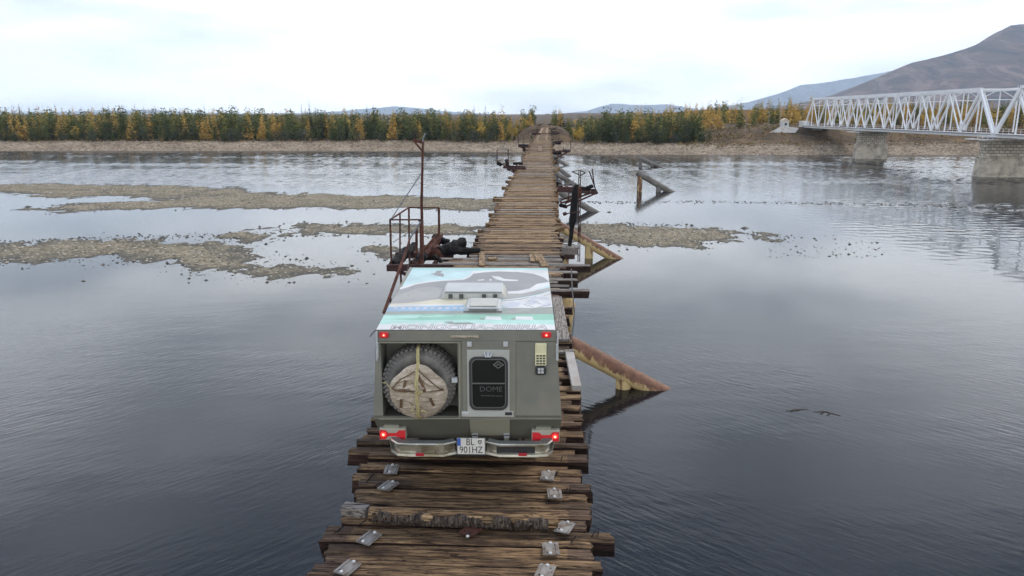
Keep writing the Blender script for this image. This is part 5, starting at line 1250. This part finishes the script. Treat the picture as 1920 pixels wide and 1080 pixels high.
mz([(lx(258), 258), (330, 238), (420, 206), (560, 182), (700, 168), (900, 160), (965, 132), (1000, 97), (1100, 84), (1250, 74), (1450, 80), (1600, 97), (1700, 132), (rx(172), 174), (1640, 200), (1560, 262), (1450, 284), (1340, 300), (1300, 345), (660, 347), (600, 364), (450, 384), (330, 392), (lx(395), 398)], 'm_rock', 3)
mz([(lx(330), 330), (420, 250), (560, 225), (690, 240), (660, 330), (560, 366), (400, 388), (lx(390), 392)], 'm_rock2', 4)
mz([(1180, 118), (1260, 125), (1310, 150), (1450, 158), (1440, 170), (1290, 168), (1220, 150)], 'm_white', 4); mz([(1040, 158), (1110, 152), (1105, 163), (1045, 166)], 'm_white', 4)
mz([(1160, 150), (1180, 150), (1182, 166), (1162, 166)], 'm_white', 4.5)
mz([(1340, 275), (1450, 268), (1560, 246), (1640, 196), (rx(180), 182), (rx(210), 212), (1680, 240), (1580, 280), (1450, 300), (1340, 300)], 'm_white', 5)
mz([(1340, 296), (1480, 296), (1600, 272), (rx(240), 232), (rx(275), 268), (1600, 308), (1480, 330), (1320, 352), (1300, 330)], 'm_rock2', 6)
mz([(lx(395), 396), (330, 390), (450, 380), (640, 350), (960, 352), (960, 420), (900, 412), (600, 416), (400, 418), (lx(425), 428)], 'm_sand', 7)
mz([(lx(418), 414), (400, 404), (640, 402), (900, 398), (900, 416), (620, 422), (400, 424), (lx(428), 430)], 'm_white', 8)
mz([(1300, 356), (1480, 336), (1640, 312), (rx(262), 272), (rx(430), 428), (1560, 440), (1330, 440), (1280, 400)], 'm_white', 7)
for pts in ([(1310, 400), (1400, 372), (1480, 390), (1440, 428), (1330, 436)], [(1500, 395), (1600, 360), (1660, 372), (1590, 408)], [(1620, 335), (1720, 330), (1760, 350), (1680, 360)], [(1680, 400), (1770, 385), (1775, 420), (1690, 425)], [(1560, 340), (1620, 320), (1640, 340), (1580, 362)]): mz(pts, 'm_wave', 8)
for a, b in (((1500, 402), (1600, 424)), ((1600, 372), (1680, 398)), ((1540, 370), (1570, 360)), ((1700, 318), (1780, 290)), ((1640, 430), (1780, 402)), ((1470, 350), (1560, 330)), ((1300, 366), (1480, 350))): mz([(a[0], a[1]), (b[0], b[1]), (b[0], b[1] + 5), (a[0], a[1] + 5)], 'm_rock', 9)
mz([(lx(430), 430), (400, 426), (620, 420), (900, 414), (930, 470), (600, 470), (lx(476), 476)], 'm_sea', 9)
for x in range(200, 880, 74): mz([(x, 434), (x + 46, 430), (x + 40, 446), (x + 6, 452)], 'm_wave', 10)
mz([(lx(474), 474), (600, 468), (930, 472), (1300, 440), (1560, 440), (rx(428), 428), (rx(505), 505), (1000, 506), (lx(508), 508)], 'm_band', 10)
mz([(1330, 470), (1480, 445), (1600, 446), (1560, 462), (1580, 486), (1500, 470), (1400, 492)], 'm_rock2', 11)
mz([(lx(506), 506), (700, 502), (1200, 505), (rx(500), 502), (rx(568), 568), (1200, 560), (600, 572), (lx(575), 575)], 'm_green', 11)
mz([(lx(515), 515), (480, 512), (440, 540), (lx(548), 548)], 'm_mint', 12); mz([(470, 520), (800, 512), (800, 520), (480, 532)], 'm_mint', 12)
mz([(lx(552), 552), (500, 560), (1200, 556), (rx(556), 560), (rx(626), 626), (lx(620), 620)], 'm_mint', 13)
for x0_, x1_ in ((1116, 1285), (1416, 1602)): mz([(x0_ + 12, 522), (x1_ - 10, 526), (x1_, 560), (x0_, 554)], 'm_white', 13.5)
for x0_ in (1070, 1380): mz([(x0_, 540), (x0_ + 44, 536), (x0_ + 40, 556), (x0_ - 4, 554)], 'm_band', 13.5)
mz([(lx(612), 606), (160, 596), (300, 590), (700, 584), (1000, 590), (1300, 596), (1600, 598), (rx(606), 606), (rx(658), 658), (lx(658), 658)], 'm_white', 14)
for x in range(90, 1780, 120): mz([(x, 596 + 6 * math.sin(x)), (x + 90, 592), (x + 84, 598), (x + 8, 604)], 'm_mint', 15)
mz([(700, 580), (790, 572), (800, 586), (960, 582), (1020, 600), (900, 604), (760, 600)], 'm_band', 15)
mz([(565, 98), (612, 92), (640, 66), (690, 68), (668, 90), (700, 96), (708, 128), (650, 120), (612, 108)], 'm_rock', 4)
for x, y in ((388, 240), (345, 318)): mz([(x - 9, y), (x + 6, y - 8), (x + 12, y + 6)], 'm_ink', 5)
vs, fs = text_geo('MONGOLIA-SIBIRIA', 1., 0.0); x0_ = min(v.x for v in vs); x1_ = max(v.x for v in vs)
for off, mat_, lv in ((.035, 'm_line', 16), (-.012, 'm_white', 17)):
    v2, f2 = text_geo('MONGOLIA-SIBIRIA', 1., off); cy_ = sum(v.y for v in vs) / len(vs)
    g = [rf(700 + (185 + (v.x - x0_) / (x1_ - x0_) * 1560 + (v.y - cy_) * 28) / 5.333, 495 + (630 - (v.y - cy_) * 62) / 5.333, .002 + .0005 * lv) for v in v2]
    for p in g: p.y = max(p.y, .004)
    mur.add(g, f2, mat_)
rm = mur.build('roof_mural', truck, fix=False)
bm = bmesh.new(); bm.from_mesh(rm.data)
for f in bm.faces:
    f.normal_update()
    if f.normal.z < 0: f.normal_flip()
bm.to_mesh(rm.data); bm.free()
def hatch(px0, px1, py, depth, hh, inset, mats, name):
    a, b = rf(px0, py), rf(px1, py); mb = MB(); lo = []; hi = []
    up = Vector((0, -SL, 1)).normalized(); fw = Vector((0, 1, SL)).normalized()
    for x, t, ins in ((a.x, 0, 1), (b.x, 0, 1), (b.x, depth, -1), (a.x, depth, -1)):
        base = Vector((x, a.y, a.z)) + fw * t; lo.append(base)
        hi.append(base + up * hh + fw * inset * ins * .6 + Vector((inset if x == a.x else -inset, 0, 0)))
    fl = [p + Vector((0, 0, -.01)) for p in lo]
    mb.hexa([fl[0], fl[1], fl[2], fl[3], hi[0], hi[1], hi[2], hi[3]], mats[0]); o = mb.build(name, truck, bevel=.02)
    return o, lo, hi, up, fw
o, lo, hi, up, fw = hatch(700 + 668 / 5.333, 700 + 1332 / 5.333, 495 + 352 / 5.333, .5, .08, .04, ['vent_beige'], 'roof_hatch')
mb = MB(); c = sum(hi, Vector()) / 4; lid = [c + (p - c) * .96 for p in hi]; mb.poly([p + up * .004 for p in lid], 'roof_vent_grey', up * .022); mb.build('lid', o, bevel=.012)
for fx in (.14, .31, .67, .845):
    p = lo[0].lerp(lo[1], fx) * .45 + hi[0].lerp(hi[1], fx) * .55; mb = MB(); mb.box(p + Vector((0, -.016, .0)), (.055, .02, .06), 'black_plastic', Matrix.Rotation(-.2, 3, 'X')); mb.build('hinge', o)
o, lo, hi, up, fw = hatch(700 + 902 / 5.333, 700 + 1288 / 5.333, 495 + 484 / 5.333, .46, .06, .035, ['roof_vent_grey'], 'skylight')
c = sum(hi, Vector()) / 4; mb = MB(); mb.poly([c + (p - c) * .82 + up * .003 for p in hi], 'vent_beige', up * .012); mb.build('lid', o, bevel=.008)
mb = MB(); ins = [lo[0].lerp(hi[0], .6) + Vector((.05, -.012, 0)), lo[1].lerp(hi[1], .6) + Vector((-.05, -.012, 0))]; mb.bar(ins[0], ins[1], .012, .02, 'gasket_edge'); mb.bar(lo[0] + Vector((0, -.01, .012)), lo[1] + Vector((0, -.01, .012)), .012, .016, 'gasket_edge'); mb.build('seal', o)
# chassis, wheels and cab, hidden from behind
mb = MB(); mb.box((0, 2.6, .62), (.9, 4.0, .22), 'black_plastic'); mb.box((0, 1.45, .5), (1.3, 1.9, .38), 'black_plastic'); mb.box((0, 1.3, .45), (1.7, .16, .16), 'black_plastic'); mb.box((0, 4.1, .45), (1.7, .16, .16), 'black_plastic'); tb(mb, 'chassis_and_shade_box')  # low wide box is added to deepen the shade under the truck
for y_ in (1.35, 4.1):
    for x_ in (-.84, .84):
        wh = empty('wheel', (x_, y_, .46)); wh.parent = truck; wh.rotation_euler = (0, 0, R(90))
        mb = MB(); mb.lathe([(.25, -.13), (.40, -.14), (.45, -.1), (.46, 0), (.45, .1), (.40, .14), (.25, .13)], (0, 0, 0), 'y', 'rubber', 32); mb.build('tyre', wh, smooth='auto')
        mb = MB(); mb.lathe([(.24, -.1), (.25, 0), (.24, .1), (.1, .06)], (0, 0, 0), 'y', 'steel_grey', 20); mb.build('rim', wh, smooth='auto')
mb = MB(); mb.hexa([(-.98, LEN + .08, .62), (.98, LEN + .08, .62), (.98, LEN + 1.75, .62), (-.98, LEN + 1.75, .62), (-.9, LEN + .08, 1.88), (.9, LEN + .08, 1.88), (.86, LEN + 1.05, 1.86), (-.86, LEN + 1.05, 1.86)], 'olive'); tb(mb, 'cab', bevel=.06)
mb = MB(); mb.hexa([(-.85, LEN + 1.02, 1.2), (.85, LEN + 1.02, 1.2), (.85, LEN + 1.58, 1.2), (-.85, LEN + 1.58, 1.2), (-.8, LEN + 1.0, 1.7), (.8, LEN + 1.0, 1.7), (.8, LEN + 1.29, 1.7), (-.8, LEN + 1.29, 1.7)], 'dark_glass'); tb(mb, 'windscreen')

# ------------------------------------------------------------------ air
def haze():
    mb = MB(); m = bpy.data.materials.new('haze_air'); m.use_nodes = True; n = m.node_tree.nodes; l = m.node_tree.links
    for x in list(n): n.remove(x)
    o = n.new('ShaderNodeOutputMaterial'); v = n.new('ShaderNodeVolumePrincipled'); v.inputs['Color'].default_value = (.66, .82, 1, 1); v.inputs['Density'].default_value = 8e-5; v.inputs['Anisotropy'].default_value = .0
    l.new(v.outputs[0], o.inputs['Volume']); MATS['haze_air'] = m
    mb.box((0, 8500, 822), (36000, 19000, 1652), 'haze_air'); h = mb.build('haze'); tag(h, kind='stuff'); h.display_type = 'WIRE'
haze()
